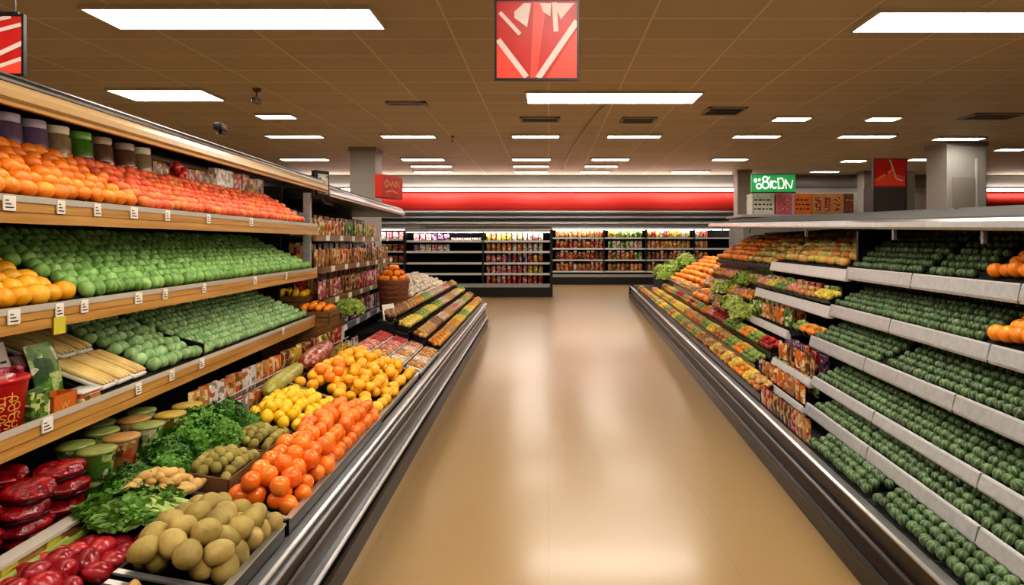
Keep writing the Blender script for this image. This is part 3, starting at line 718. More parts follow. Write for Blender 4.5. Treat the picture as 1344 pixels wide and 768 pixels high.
# tilted deck boards under the fruit piles
def ramp(name,i,x0,x1,z0,z1,y0,y1):
    m=MB(); m.prism([(x0,z0),(x0,z0+.008),(x1,z1+.008),(x1,z1)],y0,y1); SH.part('display_ramp',m,M['blackin'],shelves[i])
z2=BZ[1][1]
ramp('r',1,SA-.035,SA-.62,z2-.025,z2+.25,ya,yb-.02)
z3=BZ[0][1]; ramp('r',0,SA-.035,SA-.62,z3-.025,z3+.235,2.76,yb-.02)
z1_=BZ[2][1]; ramp('r',2,SA-.035,SA-.4,z1_-.03,z1_+.24,ya,yb-.02)
m=MB(); m.box(XB,SA-.4,ya,yb-.02,z1_+.18,z1_+.2); SH.part('riser',m,M['blackin'],shelves[2])
# hood
def hood(S,ya,yb,a=-1.6,zl=2.05,mat='fascia'):
    m=MB(); m.prism([(a-.015,zl+.005),(a,zl+.02),(a-.004,zl+.045),(a-.035,zl+.078),(a-.1,zl+.085),(a-.08,zl+.05),(a-.06,zl+.005)],ya,yb); S.part('fascia',m,M[mat])
    m=MB(); m.prism([(a-.035,zl+.082),(a-.045,zl+.105),(a-.1,zl+.128),(a-.3,zl+.19),(a-.95,zl+.25),(a-.95,zl+.17),(a-.14,zl+.1)],ya,yb); S.part('hood_top',m,M['black'])
    m=MB(); m.prism([(a-.03,zl+.079),(a-.034,zl+.09),(a-.06,zl+.09),(a-.06,zl+.079)],ya,yb); S.part('hood_edge',m,M['chrome'])
    m=MB(); m.prism([(a-.1,zl+.07),(a-.13,zl+.05),(a-.16,zl+.06),(a-.12,zl+.09)],ya,yb); S.part('hood_light',m,M['led'])
    m=MB(); m.box(a-.02,a-.001,ya,yb,zl-.006,zl+.006); S.part('fascia_trim',m,M['wood'] if mat=='fascia' else M['chrome'])
hood(SH,ya,yb)
# limes on the middle shelf
lp=[q for q in grid(LW,-1,SA-.04,2.64,5.58,10,.055,.066,z2+.024,.026,.12,None,.06,20)]
yo=vis(grid(LW,-1,SA-.04,1.75,2.62,8,.072,.075,z2+.028,.027,.14,None,.08,21))
place('yellow_orange','orange',yoranges,yo,'yellow orange','middle wooden shelf','yellow oranges on the middle wooden shelf')
lp=vis(lp); lp.sort(key=lambda q:(q[0]-co.location).length*(1+.03*q[3]))
place('lime','lime',limes,lp[:300],'green lime','middle wooden shelf','green limes on the middle wooden shelf')
if lp[300:]: merge_stuff('lime_pile',[(q[0],q[1],q[2]) for q in lp[300:]],limes_far,m_lime_i,'far part of the sloping lime pile on the middle wooden shelf','lime')
# sprouts on the lowest shelf
sa=grid(LW,-1,SA-.04,3.15,3.63,9,.06,.066,z3+.024,.026,.14,mound(.02),.1,22)
sb=grid(LW,-1,SA-.04,3.66,5.46,11,.05,.058,z3+.022,.022,.1,None,.06,23)
m=MB(); m.prism([(SA-.04,z3-.02),(SA-.04,z3+.07),(XB+.06,z3+.28),(XB+.06,z3+.19)],3.638,3.65); SH.part('divider',m,M['black'],shelves[0])
big=[fruit('cabbage_sprout',.033,.034,m_spr,12,8,irr=.07,seed=i+70) for i in range(2)]
place('green_tomatillo','tomatillo',big,sa,'pale green tomatillo','lowest wooden shelf','tomatillos left of the divider on the lowest wooden shelf')
sb=vis(sb); sb.sort(key=lambda q:(q[0]-co.location).length*(1+.03*q[3]))
place('brussels_sprout','sprout',sprts,sb[:300],'small green sprout','lowest wooden shelf','brussels sprouts on the lowest wooden shelf')
if sb[300:]: merge_stuff('brussels_sprout_pile',[(q[0],q[1],q[2]) for q in sb[300:]],sprts_far,m_spr_i,'far part of the brussels sprout pile on the lowest wooden shelf','sprout')
# top shelf
mg=vis(grid(LW,-1,SA-.03,1.7,3.0,6,.062,.075,z1_+.025,.04,.12,None,.1,24))
place('mango','mango',mangos,mg,'orange mango','top wooden shelf','orange mangoes on the top wooden shelf')
pc=vis(grid(LW,-1,SA-.03,3.02,5.4,6,.055,.062,z1_+.022,.036,.16,None,.1,25))
pc.sort(key=lambda q:(q[0]-co.location).length)
place('peach','peach',peaches,pc[:300],'small red orange peach','top wooden shelf','peaches on the top wooden shelf')
# jars and boxes behind, standing on the riser
def big_jar(lab):
    m=MB(); m.lathe([(.05,0),(.062,.012),(.064,.05),(.058,.15),(.046,.17)],16); r=obj('plastic_jar',m,plain('jar_'+lab,{'tan':'#8E7A5A','purple':'#6A5570','green':'#4C7A26','brown':'#6A4A34'}[lab],.15,noise=.4,nscale=30))
    m=MB(); m.lathe([(.05,.168),(.052,.175),(.052,.2),(.048,.206)],16); obj('lid',m,plain('jar_lid_'+lab,{'tan':'#B8AE98','purple':'#8A8090','green':'#5A8A34','brown':'#8C7C68'}[lab],.4),r)
    m=MB(); m.lathe([(.0645,.02),(.0655,.022),(.0655,.075),(.064,.077)],16); obj('label_band',m,PM['orange' if lab=='tan' else 'pink'],r)
    return r
JX=SA-.47; JZ=z1_+.2
js={}
for k,(c,y) in enumerate((('tan',2.62),('purple',2.8),('purple',2.95),('tan',3.1),('green',3.26),('brown',3.42),('brown',3.62),('tan',3.78))):
    lab=f'{ {"tan":"tan","purple":"purple","green":"green","brown":"brown"}[c]} lidded plastic jar behind the fruit, top wooden shelf, {nth(k+1)} from the near end'
    loc=LW.pt(JX,y,JZ); rot=(0,0,LW.a)
    if c not in js: js[c]=big_jar(c); js[c].location=loc; js[c].rotation_euler=rot; tag(js[c],lab,'jar','lidded jars on the top wooden shelf')
    else: dup(js[c],loc,rot,lab,'lidded jars on the top wooden shelf')['category']='jar'
    pass
pack_row(LW,'snack_pouch','pouch',POUCH,['red','white','tan','brown'],JX+.02,JZ,3.88,4.6,.1,'pouch','behind peaches on the top shelf','pouches behind the peaches',31,2,s=1.0)
pack_row(LW,'food_carton','carton',CART,['red','white','brown','tan'],JX,JZ,4.66,5.5,.15,'carton','behind peaches on the top shelf','cartons behind the peaches',32,1,s=.95)
# red peppers bag
m=MB(); 
for q in range(7):
    pr=[(.028*math.sin(PI*k/6)*(1-.3*k/6)+1e-4,.04*-math.cos(PI*k/6)) for k in range(7)]
    m.lathe(pr,8,0,(.03*math.cos(q*1.9),.04*math.sin(q*1.9),.04+.03*(q//2)))
o=obj('pepper_bag',m,plain('red_pepper','#B8281C',.25)); o.location=LW.pt(SA-.42,4.1,JZ); tag(o,'small heap of red peppers rising behind the peaches','peppers')
# goods on the lowest shelf near end: red pot, flyer box, pouches, orange carton, corn packs
pot=thing('snack_tub','big red tub with gold script on the lowest wooden shelf','tub',LW.pt(SA-.13,2.31,z3-.025),LW.a)
redp=plain('tub_red','#B01218',.3); gold=plain('tub_gold','#D8A050',.4)
m=MB(); m.lathe([(.075,0),(.08,.005),(.098,.175),(.1,.18)],28); obj('tub_body',m,redp,pot)
m=MB(); m.lathe([(.1,.18),(.104,.183),(.104,.195),(.097,.198)],28); obj('tub_rim',m,redp,pot)
m=MB(); rng=random.Random(5)
for q in range(26):
    a=rng.uniform(0,6.28); rr=rng.uniform(0,.08); m.rbox(rr*math.cos(a)-.015,rr*math.cos(a)+.015,rr*math.sin(a)-.012,rr*math.sin(a)+.012,.185+rng.uniform(0,.015),.205+rng.uniform(0,.02),.005)
obj('tub_filling',m,PM['pink'],pot)
m=MB()
def on_tub(a0,strokes,w):
    for st in strokes:
        P=[]
        for a,b in st: P.append((a,b))
        for (p,q),(p2,q2) in zip(P[:-1],P[1:]):
            def pt(a,b,o=.0015):
                r=.08+.018*(b/.175)+o; return Vector((r*math.cos(a0+a/.09),r*math.sin(a0+a/.09),b))
            d=Vector((p2-p,q2-q)); d.normalize(); e=Vector((-d.y,d.x))*w/2
            m.face([pt(p+e.x,q+e.y),pt(p-e.x,q-e.y),pt(p2-e.x,q2-e.y),pt(p2+e.x,q2+e.y)])
S=[]
for cx,cy,kind in ((-.02,.125,'g'),(.0,.125,'r'),(.02,.13,'b'),(-.035,.065,'o'),(-.015,.06,'s'),(.012,.06,'o'),(.032,.065,'r'),(-.02,.1,'s'),(.01,.095,'g'),(.028,.1,'o'),(0,.035,'s'),(-.03,.035,'r'),(.025,.035,'g')):
    r=.011
    if kind=='o': S.append([(cx+r*math.cos(t),cy+r*1.2*math.sin(t)) for t in np.linspace(0,6.28,11)])
    if kind=='g': S.append([(cx+r*math.cos(t),cy+r*math.sin(t)) for t in np.linspace(.6,6.0,9)]+[(cx+r,cy-.02),(cx-.006,cy-.022)])
    if kind=='r': S.append([(cx-r,cy+.016),(cx-r,cy-.012)]); S.append([(cx-r,cy+.008),(cx,cy+.014),(cx+r,cy+.006),(cx,cy-.002),(cx+r,cy-.014)])
    if kind=='b': S.append([(cx-r,cy+.02),(cx-r,cy-.012),(cx+.004,cy-.012),(cx+r,cy-.003),(cx-.002,cy+.006),(cx-r,cy+.004)])
    if kind=='s': S.append([(cx+r,cy+.01),(cx,cy+.014),(cx-r,cy+.006),(cx+r*.8,cy-.004),(cx,cy-.013),(cx-r,cy-.009)])
on_tub(-.45,S,.0038)
obj('tub_script',m,gold,pot)
fly=plain('flyer_paper','#D9D2CE',.6)
def card_thing(name,label,cat,F,x,y,z,w,h,tilt,mat,inkm,d=.01,seed=0,rz=0,lines=8):
    t=thing(name,label,cat,F.pt(x,y,z),F.a+rz); t.rotation_euler=(0,-tilt,F.a+rz)
    m=MB(); m.box(-d/2,d/2,-w/2,w/2,0,h); obj('board',m,mat,t)
    rng=random.Random(seed); m=MB()
    for i in range(lines):
        zz=h*(.1+.8*i/lines); a=-w*.42; 
        while a<w*.36:
            l=rng.uniform(.06,.22)*w
            if rng.random()<.75: m.box(d/2,d/2+.001,a,min(a+l,w*.42),zz,zz+h*.035)
            a+=l+w*.04
    obj('print',m,inkm,t); return t
card_thing('leaflet_pack','white printed leaflet pack leaning behind the red tub','leaflet',LW,SA-.26,2.5,z3-.029,.2,.29,.3,fly,PM['purple'],.05,3)
card_thing('leaflet_pack','white and red printed box behind the red tub, nearest the edge','leaflet',LW,SA-.3,2.3,z3-.029,.16,.3,.25,fly,PM['red'],.05,4)
pack_row(LW,'snack_pouch','pouch',POUCH,['red','pink'],SA-.32,z3-.029,2.58,2.78,.1,'pouch','lowest wooden shelf beside leaflets','red pouches on the lowest wooden shelf',33,1,s=1.35,ry=-.3)
pack_row(LW,'snack_pouch','pouch',POUCH,['green'],SA-.2,z3-.029,2.66,2.76,.1,'tall pouch','lowest wooden shelf before the corn','tall green pouch',34,1,s=1.7,ry=-.25)
c=put('food_carton','carton',CART['green'],LW,SA-.06,2.405,z3-.02,.1,'green and white carton beside the red tub on the wooden shelf',s=(.8,.75,.6))
t=thing('open_carton','plain orange open carton at the front of the lowest wooden shelf','carton',LW.pt(SA-.075,2.53,z3-.025),LW.a)
oc=plain('orange_card','#C06A1A',.55); m=MB()
for a in ((-.04,.04,-.065,.065,0,.006),(.034,.04,-.065,.065,0,.085),(-.04,-.034,-.065,.065,0,.085),(-.04,.04,-.065,-.059,0,.085),(-.04,.04,.059,.065,0,.085)): m.box(*a)
obj('carton_wall',m,oc,t)
m=MB(); m.ribbon([(-.02,.05),(-.012,.03),(-.002,.05),(.008,.03),(.02,.052)],.004,(.0405,0,0),(0,1,0),(0,0,1)); obj('print',m,plain('carton_print','#E0A860',.5),t)
# corn packs: film trays with pale cobs
corn=fruitmat('corn_skin',['#D8B870','#E4CC8C','#C99C50'],.4,nmix=.25,bump=.6,bscale=220)
def corn_pack(label,x,y,z,ry):
    t=thing('corn_pack',label,'pack',LW.pt(x,y,z),LW.a); t.rotation_euler=(0,ry,LW.a+.05)
    m=MB(); m.rbox(-.13,.13,-.055,.055,0,.022,.008); obj('tray',m,M['film'],t)
    for i in range(4):
        m=MB(); yy=-.039+.026*i
        pr=[(.003,-.12),(.009,-.118),(.013,-.1),(.0135,.0),(.012,.09),(.007,.118),(.002,.122)]
        m.lathe(pr,10); me=m.mesh('corn_cob',corn)
        o=obj('corn_cob',me,None,t); o.rotation_euler=(0,PI/2,0); o.location=(0,yy,.03)
for k,(x,y) in enumerate(((SA-.175,2.82),(SA-.175,2.935),(SA-.175,3.05),(SA-.43,2.83),(SA-.43,2.945),(SA-.43,3.06))):
    xx=(SA-x); corn_pack(f'{["clear pack of pale baby corn, front row","clear pack of pale baby corn, back row"][k>=3]} on lowest shelf, {nth(k%3+1)} from the near end',x,y,z3-.016+.444*(xx-.035)+.012,.418)
pack_row(LW,'snack_pouch','pouch',POUCH,['brown','tan','yellow'],SA-.56,z3+.225,2.78,3.14,.09,'pouch','behind corn packs','pouches behind the corn packs',35,1,s=.6)
cl=thing('snack_punnet','clear lidded punnet of orange snacks in front of the corn packs','punnet',LW.pt(SA-.075,2.68,z3-.02),LW.a)
m=MB(); m.rbox(-.045,.045,-.06,.06,0,.05,.012); obj('tray',m,PM['tan'],cl)
m=MB(); m.rbox(-.048,.048,-.063,.063,.05,.062,.005); obj('lid',m,M['film'],cl)
# boxes above orange pile on middle shelf
for k,(y,c) in enumerate(((2.2,'brown'),(2.42,'tan'))):
    put('food_carton','carton',CART[c],LW,XB+.16,y,z2+.18,0,f'{c} carton behind yellow oranges, middle wooden shelf, {nth(k+1)} from the near end','cartons behind the yellow oranges',(1.3,1.4,.8))

# ------------------------------------------------------------------ goods behind the ledge (under the lowest shelf)
meat=plain('meat_red','#A0101E',.16,noise=.75,nscale=28,bump=1.0); meat2=plain('meat_pink','#C23038',.25,noise=.5,nscale=50)
def round_pack():
    m=MB(); m.lathe([(.05,0),(.068,.004),(.074,.014),(.07,.018)],18,sq=.3); r=obj('meat_pack',m,plain('pack_tray','#3A0A10',.3))
    me=fruit('meat',.084,.03,meat,26,14,lobes=7,la=.05,irr=.14,seed=91); o=obj('meat',me,None,r); o.location=(0,0,.036)
    m=MB(); rng=random.Random(4)
    for q in range(1):
        a=q*.7+rng.uniform(-.2,.2); P=[]
        for t in range(6): 
            u=t/5; P.append(((.083-.02*u)*math.cos(a+u*.5),(.083-.02*u)*math.sin(a+u*.5),.03+.028*u))
        m.tube(P,.0025,5)
    obj('film_fold',m,meat2,r)
    return r
rp=round_pack(); first=True
for sy,(x,y,n) in enumerate(((-1.74,1.7,4),(-1.75,1.9,4),(-1.74,2.1,4),(-1.75,2.29,4),(-1.93,1.86,4),(-1.93,2.05,4),(-1.93,2.24,4))):
    rng=random.Random(sy)
    for k in range(n):
        lab=f'red round meat pack, {"front" if sy<4 else "rear"} stack {"ABCDEFG"[0] if False else nth((sy if sy<4 else sy-4)+1)} from the near end, {nth(k+1)} from bottom'
        loc=LR.pt(x+rng.uniform(-.01,.01),y+rng.uniform(-.01,.01),.551+.058*k); rot=(rng.uniform(-.06,.06),rng.uniform(-.06,.06),rng.uniform(0,6))
        if first: rp.location=loc; rp.rotation_euler=rot; tag(rp,lab,'pack','stacked red meat packs behind the ledge'); first=False
        else: dup(rp,loc,rot,lab,'stacked red meat packs behind the ledge')['category']='pack'
def cup(colr):
    m=MB(); m.lathe([(.045,0),(.048,.004),(.062,.1),(.064,.104)],18); r=obj('food_cup',m,PM[colr])
    m=MB(); m.lathe([(.066,.103),(.068,.106),(.067,.114),(.05,.118),(.0,.118)],18); obj('cup_lid',m,plain('cup_lid_'+colr,{'green':'#8A9450','tan':'#B08850','yellow':'#B8A048'}[colr],.35,noise=.3,nscale=30),r); return r
cups={}
for k,(c,x,y,z) in enumerate((('green',-1.73,2.44,0),('green',-1.73,2.44,1),('tan',-1.74,2.6,0),('tan',-1.74,2.6,1),('green',-1.86,2.5,0),('green',-1.86,2.5,1),('yellow',-1.74,2.77,0),('green',-1.74,2.77,1),('tan',-1.88,2.68,0),('green',-1.88,2.68,1),('yellow',-1.74,2.94,0),('yellow',-1.74,2.94,1),('tan',-1.86,2.86,0),('tan',-1.86,2.86,1),('yellow',-1.75,3.1,0),('yellow',-1.75,3.1,1),('tan',-1.92,3.0,0),('green',-1.92,3.0,1),('yellow',-1.98,2.8,0),('green',-1.98,2.8,1))):
    lab=f'{c} lidded food cup, {"front" if x>-1.8 else "rear"} line behind parsley, {nth(1+sorted({2.44,2.6,2.77,2.94,3.1} if x>-1.8 else {2.5,2.68,2.8,2.86,3.0}).index(y))} from near end, {"upper" if z else "lower"}'
    loc=LR.pt(x,y,.551+.12*z); rot=(0,0,k*1.3)
    if c not in cups: cups[c]=cup(c); cups[c].location=loc; tag(cups[c],lab,'cup','food cups behind the parsley')
    else: dup(cups[c],loc,rot,lab,'food cups behind the parsley')['category']='cup'
# wire racks with pouches
RK=Fix(LR,'wire_rack','two tier wire rack of colourful pouches under the lowest wooden shelf','rack',-1.8,4.3)
for j,(x,z) in enumerate(((-1.63,.6),(-1.76,.7))):
    m=MB(); m.prism([(x,z-.05),(x-.12,z-.04),(x-.12,z-.03),(x,z-.04)],3.2,5.75); RK.part('rack_deck',m,M['blackin'])
    m=MB()
    for q in (0,.035): m.tube([(x+.004,3.2,z-.02+q),(x+.004,5.75,z-.02+q)],.005,6)
    for q in range(14): m.tube([(x+.004,3.22+.19*q,z-.045),(x+.004,3.22+.19*q,z+.018)],.004,5)
    RK.part('wire_rail',m,M['wire'])
m=MB()
for y in (3.22,4.5,5.73): m.box(-1.8,-1.78,y,y+.02,.55,.7)
RK.part('upright',m,M['black'])
cols=['tan','orange','brown','yellow','red','white']
pack_row(LR,'snack_pouch','pouch',POUCH,cols,-1.68,.565,3.22,5.7,.095,'pouch','lower tier of wire rack','pouches on the lower tier of the wire rack',41,2)
pack_row(LR,'snack_pouch','pouch',POUCH,cols,-1.81,.665,3.22,5.7,.095,'pouch','upper tier of wire rack','pouches on the upper tier of the wire rack',42,2)
# yellow sack and red net bag near the lemons
def sack(name,label,cat,F,x,y,z,l,r,mat,rz):
    m=MB(); pr=[(r*.25,0),(r*.9,l*.08),(r*1.0,l*.3),(r*.95,l*.6),(r*.8,l*.88),(r*.3,l*.96),(r*.45,l)]
    m.lathe(pr,14); o=obj(name,m,mat); o.location=F.pt(x,y,z); o.rotation_euler=(-PI/2+.12,0,rz); return tag(o,label,cat)
sack('produce_bag','long pale yellow green bag lying above the small lemons','bag',LR,-1.62,3.7,.69,.5,.06,plain('bag_yellow','#A8A248',.35,noise=.4,nscale=25,bump=.4),0)
sack('produce_bag','long red and white net bag lying behind the yellow oranges','bag',LR,-1.64,4.35,.73,.5,.07,printmat('net_bag','#A04438',['#C8A898','#7A2A24','#C87858'],45),0)

# parsley
leafm=fruitmat('parsley_leaf',['#3C6E1E','#4E8728','#689E38'],.5,nmix=.5,bump=0,nscale=60)
frism=fruitmat('celery_leaf',['#5E8A34','#74A242','#8CB656'],.5,nmix=.4,bump=0,nscale=60)
def bunch(name,mat,R,n,seed,hs=.8,leaf=.014):
    rng=random.Random(seed); mb=MB()
    for i in range(n):
        u=rng.uniform(-.15,1); a=rng.uniform(0,6.28); s=math.sqrt(max(0,1-u*u)); rr=R*rng.uniform(.72,1.02)*(1+.15*math.sin(3*a+seed))
        c=Vector((rr*s*math.cos(a),rr*s*math.sin(a),rr*u*hs)); nrm=c.normalized()
        t=nrm.orthogonal().normalized(); t.rotate(Matrix.Rotation(rng.uniform(0,6.28),3,nrm)); b=nrm.cross(t)
        l=leaf*rng.uniform(.7,1.3); t=(t+nrm*rng.uniform(-.6,.6)).normalized()
        q=[c-t*l*.3,c+b*l*.7+nrm*l*.35,c+t*l*.9+b*l*.5+nrm*l*.1,c+t*l*1.3+nrm*l*.4,c+t*l*.9-b*l*.5+nrm*l*.15,c-b*l*.7+nrm*l*.35]
        mb.raw(q,[(0,1,2,3),(0,3,4,5)],0)
    # inner core of stems
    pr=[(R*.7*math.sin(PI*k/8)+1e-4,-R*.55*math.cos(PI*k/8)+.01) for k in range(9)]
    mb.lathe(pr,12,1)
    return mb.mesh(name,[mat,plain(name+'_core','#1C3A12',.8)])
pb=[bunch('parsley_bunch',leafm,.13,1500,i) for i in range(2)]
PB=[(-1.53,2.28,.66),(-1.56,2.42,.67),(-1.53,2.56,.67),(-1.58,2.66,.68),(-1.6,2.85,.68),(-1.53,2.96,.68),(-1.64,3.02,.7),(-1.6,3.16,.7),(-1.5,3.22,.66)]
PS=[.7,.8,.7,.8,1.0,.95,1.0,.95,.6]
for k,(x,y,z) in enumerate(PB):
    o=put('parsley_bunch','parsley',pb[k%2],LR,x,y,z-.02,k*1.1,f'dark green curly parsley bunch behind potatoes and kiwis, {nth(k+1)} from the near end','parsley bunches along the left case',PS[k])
cb=thing('celery_bunch','light green leafy celery bunch lying beside the red onions','celery',LR.pt(-1.46,2.22,.64),LR.a)
o=obj('leaves',bunch('celery_leaves',frism,.1,900,5,.6,.02),None,cb); o.scale=(1.5,1.3,.9)
m=MB(); rng=random.Random(8)
for i in range(9):
    a=rng.uniform(-.4,.4); m.tube([(.04*a,-.0+.012*i-.05,.04),(.09,.01*i-.05+a*.05,.035),(.17,.008*i-.02+a*.12,-.01)],.011,6)
obj('stalk',m,plain('celery_stalk','#A9BE6A',.4,noise=.3,nscale=30),cb)
for k in range(2):
    m=MB(); m.tube([(0,-.3,0),(.01,0,.008),(0,.32,.004)],.014,7); o=obj('celery_stalk',m,plain('green_stalk','#8A9A42',.4,noise=.3,nscale=30)); o.location=LR.pt(-1.565,1.75+.2*k,.6-.01*k); o.rotation_euler=(0,0,.02); tag(o,f'{["nearer","farther"][k]} long green celery stalk lying along the ledge above red onions','celery')

# ================================================================== LEFT SECOND UNIT (beyond the wooden shelves)
S2=Fix(LW,'produce_shelving','second dark shelving unit packed with goods beyond the wooden shelves','shelving',-2.0,7.8)
y2,y3=5.75,9.9
mb=MB(); mb.box(-2.5,-2.45,y2,y3,0,2.1); S2.part('back_panel',mb,M['blackin'])
Z2=[.78,1.06,1.36,1.66]; X2=[-1.58,-1.66,-1.7,-1.75]
for i,(x,z) in enumerate(zip(X2,Z2)):
    ye=y3 if i<2 else y3-.6*(i-1)
    m=MB(); m.box(x-.03,x,y2,ye,z-.05,z+.01); m.box(-2.45,x-.03,y2,ye,z-.03,z-.01,1); s=S2.part('shelf',m,[M['darkwood'] if i>=1 else M['steel'],M['blackin']])
    m=MB()
    for q in range(7): m.box(x+.001,x+.006,y2+.3+.5*q,y2+.42+.5*q,z-.045,z+.008)
    S2.part('price_tag',m,M['paper'],s)
m=MB(); m.box(-1.84,-1.78,y2-.08,y2-.03,1.3,2.05); S2.part('upright',m,M['steel'])
hood(S2,y2,y3,-1.62,2.03,'chrome')
m=MB(); m.prism([(-1.64,2.02),(-1.7,2.0),(-2.45,2.0),(-2.45,2.1),(-1.7,2.1)],y2,y3); S2.part('hood_underside',m,M['black'])
n2=['lowest shelf','second shelf','third shelf','top shelf']
for i,(x,z) in enumerate(zip(X2,Z2)):
    ye=y3 if i<2 else y3-.6*(i-1)
    pack_row(LW,'snack_pouch','pouch',POUCH,[['purple','white','blue','tan'],['red','brown','pink'],['tan','orange','brown'],['tan','green','orange','yellow']][i],x-.09,z+.0,y2+.05,ye-.1,.125,'pouch',f'{n2[i]} of the second left unit','pouches on the '+n2[i]+' of the second left unit',50+i,2,s=1.15)
    pack_row(LW,'food_carton','carton',CART,['brown','red','tan','white','green','orange'],x-.28,z+.0,y2+.05,ye-.1,.21,'carton',f'behind pouches, {n2[i]} of second left unit','cartons on the '+n2[i]+' of the second left unit',60+i,1,s=1.15)
# small step between: wooden crates with mixed fruit
def crate(label,F,x,y,z,w,d,h,fr,what,where,seed,rows=4):
    t=thing('wooden_crate',label,'crate',F.pt(x,y,z),F.a); th=.012
    m=MB(); m.box(-d/2,d/2,-w/2,w/2,0,.012); obj('crate_floor',m,M['darkwood'],t)
    for k in range(2):
        za=.012+h*.5*k; 
        m=MB(); zz=za+h*.42
        for a in ((d/2-th,d/2,-w/2,w/2,za,zz),(-d/2,-d/2+th,-w/2,w/2,za,zz),(-d/2,d/2,-w/2,-w/2+th,za,zz),(-d/2,d/2,w/2-th,w/2,za,zz)): m.box(*a)
        obj('slat_band',m,M['darkwood'],t)
    pr=fr[0].dimensions if hasattr(fr[0],'dimensions') else None
    g=grid(F,-1,x+d/2-.02,y-w/2+.02,y+w/2-.02,rows,(d-.04)/rows,(d-.04)/rows,z+h*.95,.004,.12,mound(.05),.1,seed)
    return g
g=crate('wooden crate of small oranges at the end of the lowest shelf',LW,-1.72,5.72,.86,.34,.3,.12,oranges,'','',71)
place('orange','orange',oranges,[(p,e,s*.85,r,c) for p,e,s,r,c in g],'small orange','crate past lowest shelf','oranges in the wooden crate')
g=crate('wooden crate of yellow lemons behind the crate of oranges',LW,-1.98,5.9,.98,.34,.3,.12,lemons,'','',72)
place('lemon','lemon',lemons,g,'yellow lemon','rear wooden crate','lemons in the rear wooden crate')
m=MB(); m.box(-2.15,-1.58,5.53,6.1,.55,.86); m.box(-2.15,-1.85,5.7,6.1,.86,.98); t=Fix(LW,'crate_stand','dark stepped stand under the two wooden crates','stand',-1.9,5.8); t.part('stand_body',m,M['darkwood'])
lt=bunch('lettuce',fruitmat('lettuce_leaf',['#8CA848','#A8BC5E','#BFCB7C'],.5,nmix=.3,bump=0),.13,500,9,.8,.03)
put('lettuce','lettuce',lt,LW,-1.55,6.15,.93,0,'pale green lettuce beside the crate of oranges','lettuce')['category']='lettuce'
# basket of clementines + sign card + blue bottle carrier
bk=thing('wicker_basket','tall wicker basket heaped with orange peppers beyond the sign card','basket',LR.pt(-1.66,7.15,.8))
m=MB(); m.lathe([(.13,0),(.15,.02),(.18,.3),(.19,.36),(.185,.37),(.17,.3)],20)
wick=plain('wicker','#8A5230',.7,noise=.5,nscale=50,bump=.8); obj('basket_body',m,wick,bk)
m=MB()
for q in range(6): m.lathe([(.152+.006*q,.04+.055*q),(.16+.006*q,.055+.055*q),(.152+.006*q,.07+.055*q)],20)
obj('weave_band',m,wick,bk)
rng=random.Random(77)
k=0
for ring,(rr,n,zz) in enumerate(((.14,10,.38),(.09,7,.44),(.03,3,.5))):
    for q in range(n):
        k+=1; a=2*PI*q/n
        o=bpy.data.objects.new('orange',oranges[q%2]); o.location=LR.pt(-1.66,7.15,0)+Vector((rr*math.cos(a),rr*math.sin(a),.8+zz)); o.scale=(1.0,)*3
        tag(link(o),f'orange in the tall wicker basket, {["lowest","middle","top"][ring]} ring, {nth(q+1)} round','orange','oranges in the wicker basket')
m=MB(); m.lathe([(.16,.0),(.18,.02),(.18,.38)],16); t=Fix(LR,'basket_stand','dark round stand under the wicker basket','stand',-1.66,7.15)
m=MB(); m.lathe([(.15,.45),(.16,.46),(.16,.8)],16,0,(-1.66,7.15,0)); t.part('stand_body',m,M['black'])
card_thing('sign_card','white price card with red fruit picture before the wicker basket','sign',LR,-1.5,6.35,.66,.17,.3,.15,M['paper'],M['ink'],.012,9,-.5)
m=MB(); m.rbox(0,.012,-.05,.05,.06,.15,.003)
put('picture_patch','picture',m.mesh('picture_patch',PM['orange']),LR,-1.497,6.345,.66,-.5,'red orange fruit picture on the white price card','picture') if False else None
# hood goods: red package on top, screen at the end of first hood
t=thing('snack_box','red snack box standing on top of the second left hood','box',LW.pt(-1.74,9.2,2.245),LW.a-.4)
m=MB(); m.rbox(-.06,.06,-.28,.28,0,.34,.01,0,1,False); obj('box_body',m,plain('snack_red','#C2301E',.4,noise=.2,nscale=6),t)
m=MB()
for S_ in ([(-.2,.22),(-.14,.27),(-.1,.2),(-.16,.16),(-.2,.22)],[(-.08,.24),(-.04,.18),(0,.26),(.03,.19)],[(.06,.24),(.1,.26),(.12,.2),(.07,.18),(.06,.24)],[(-.15,.09),(-.02,.12),(.12,.09)],[(.15,.26),(.19,.18)]):
    m.ribbon(S_,.018,(.061,0,0),(0,1,0),(0,0,1))
obj('box_script',m,gold,t)
t=thing('hood_screen','small dark display screen at the end of the first left hood','screen',LW.pt(-1.66,5.58,2.0),LW.a-.5)
m=MB(); m.rbox(-.02,.02,-.09,.09,0,.24,.006,0,1,False); obj('housing',m,M['black'],t)
m=MB(); m.box(.02,.022,-.05,.07,.03,.21); obj('screen_panel',m,PM['white'],t)
m=MB(); m.tube([(0,0,.0),(0,.05,-.05),(0,.14,-.06)],.012,6); obj('arm',m,M['black'],t)
t=thing('hood_camera','small black camera on top of the first left hood','camera',LW.pt(-1.9,4.2,2.31),LW.a)
m=MB(); m.rbox(-.025,.025,-.05,.05,.03,.08,.008); obj('body',m,M['black'],t)
m=MB(); m.lathe([(.03,0),(.03,.01),(.01,.02),(.01,.04)],10); obj('mount',m,M['black'],t)

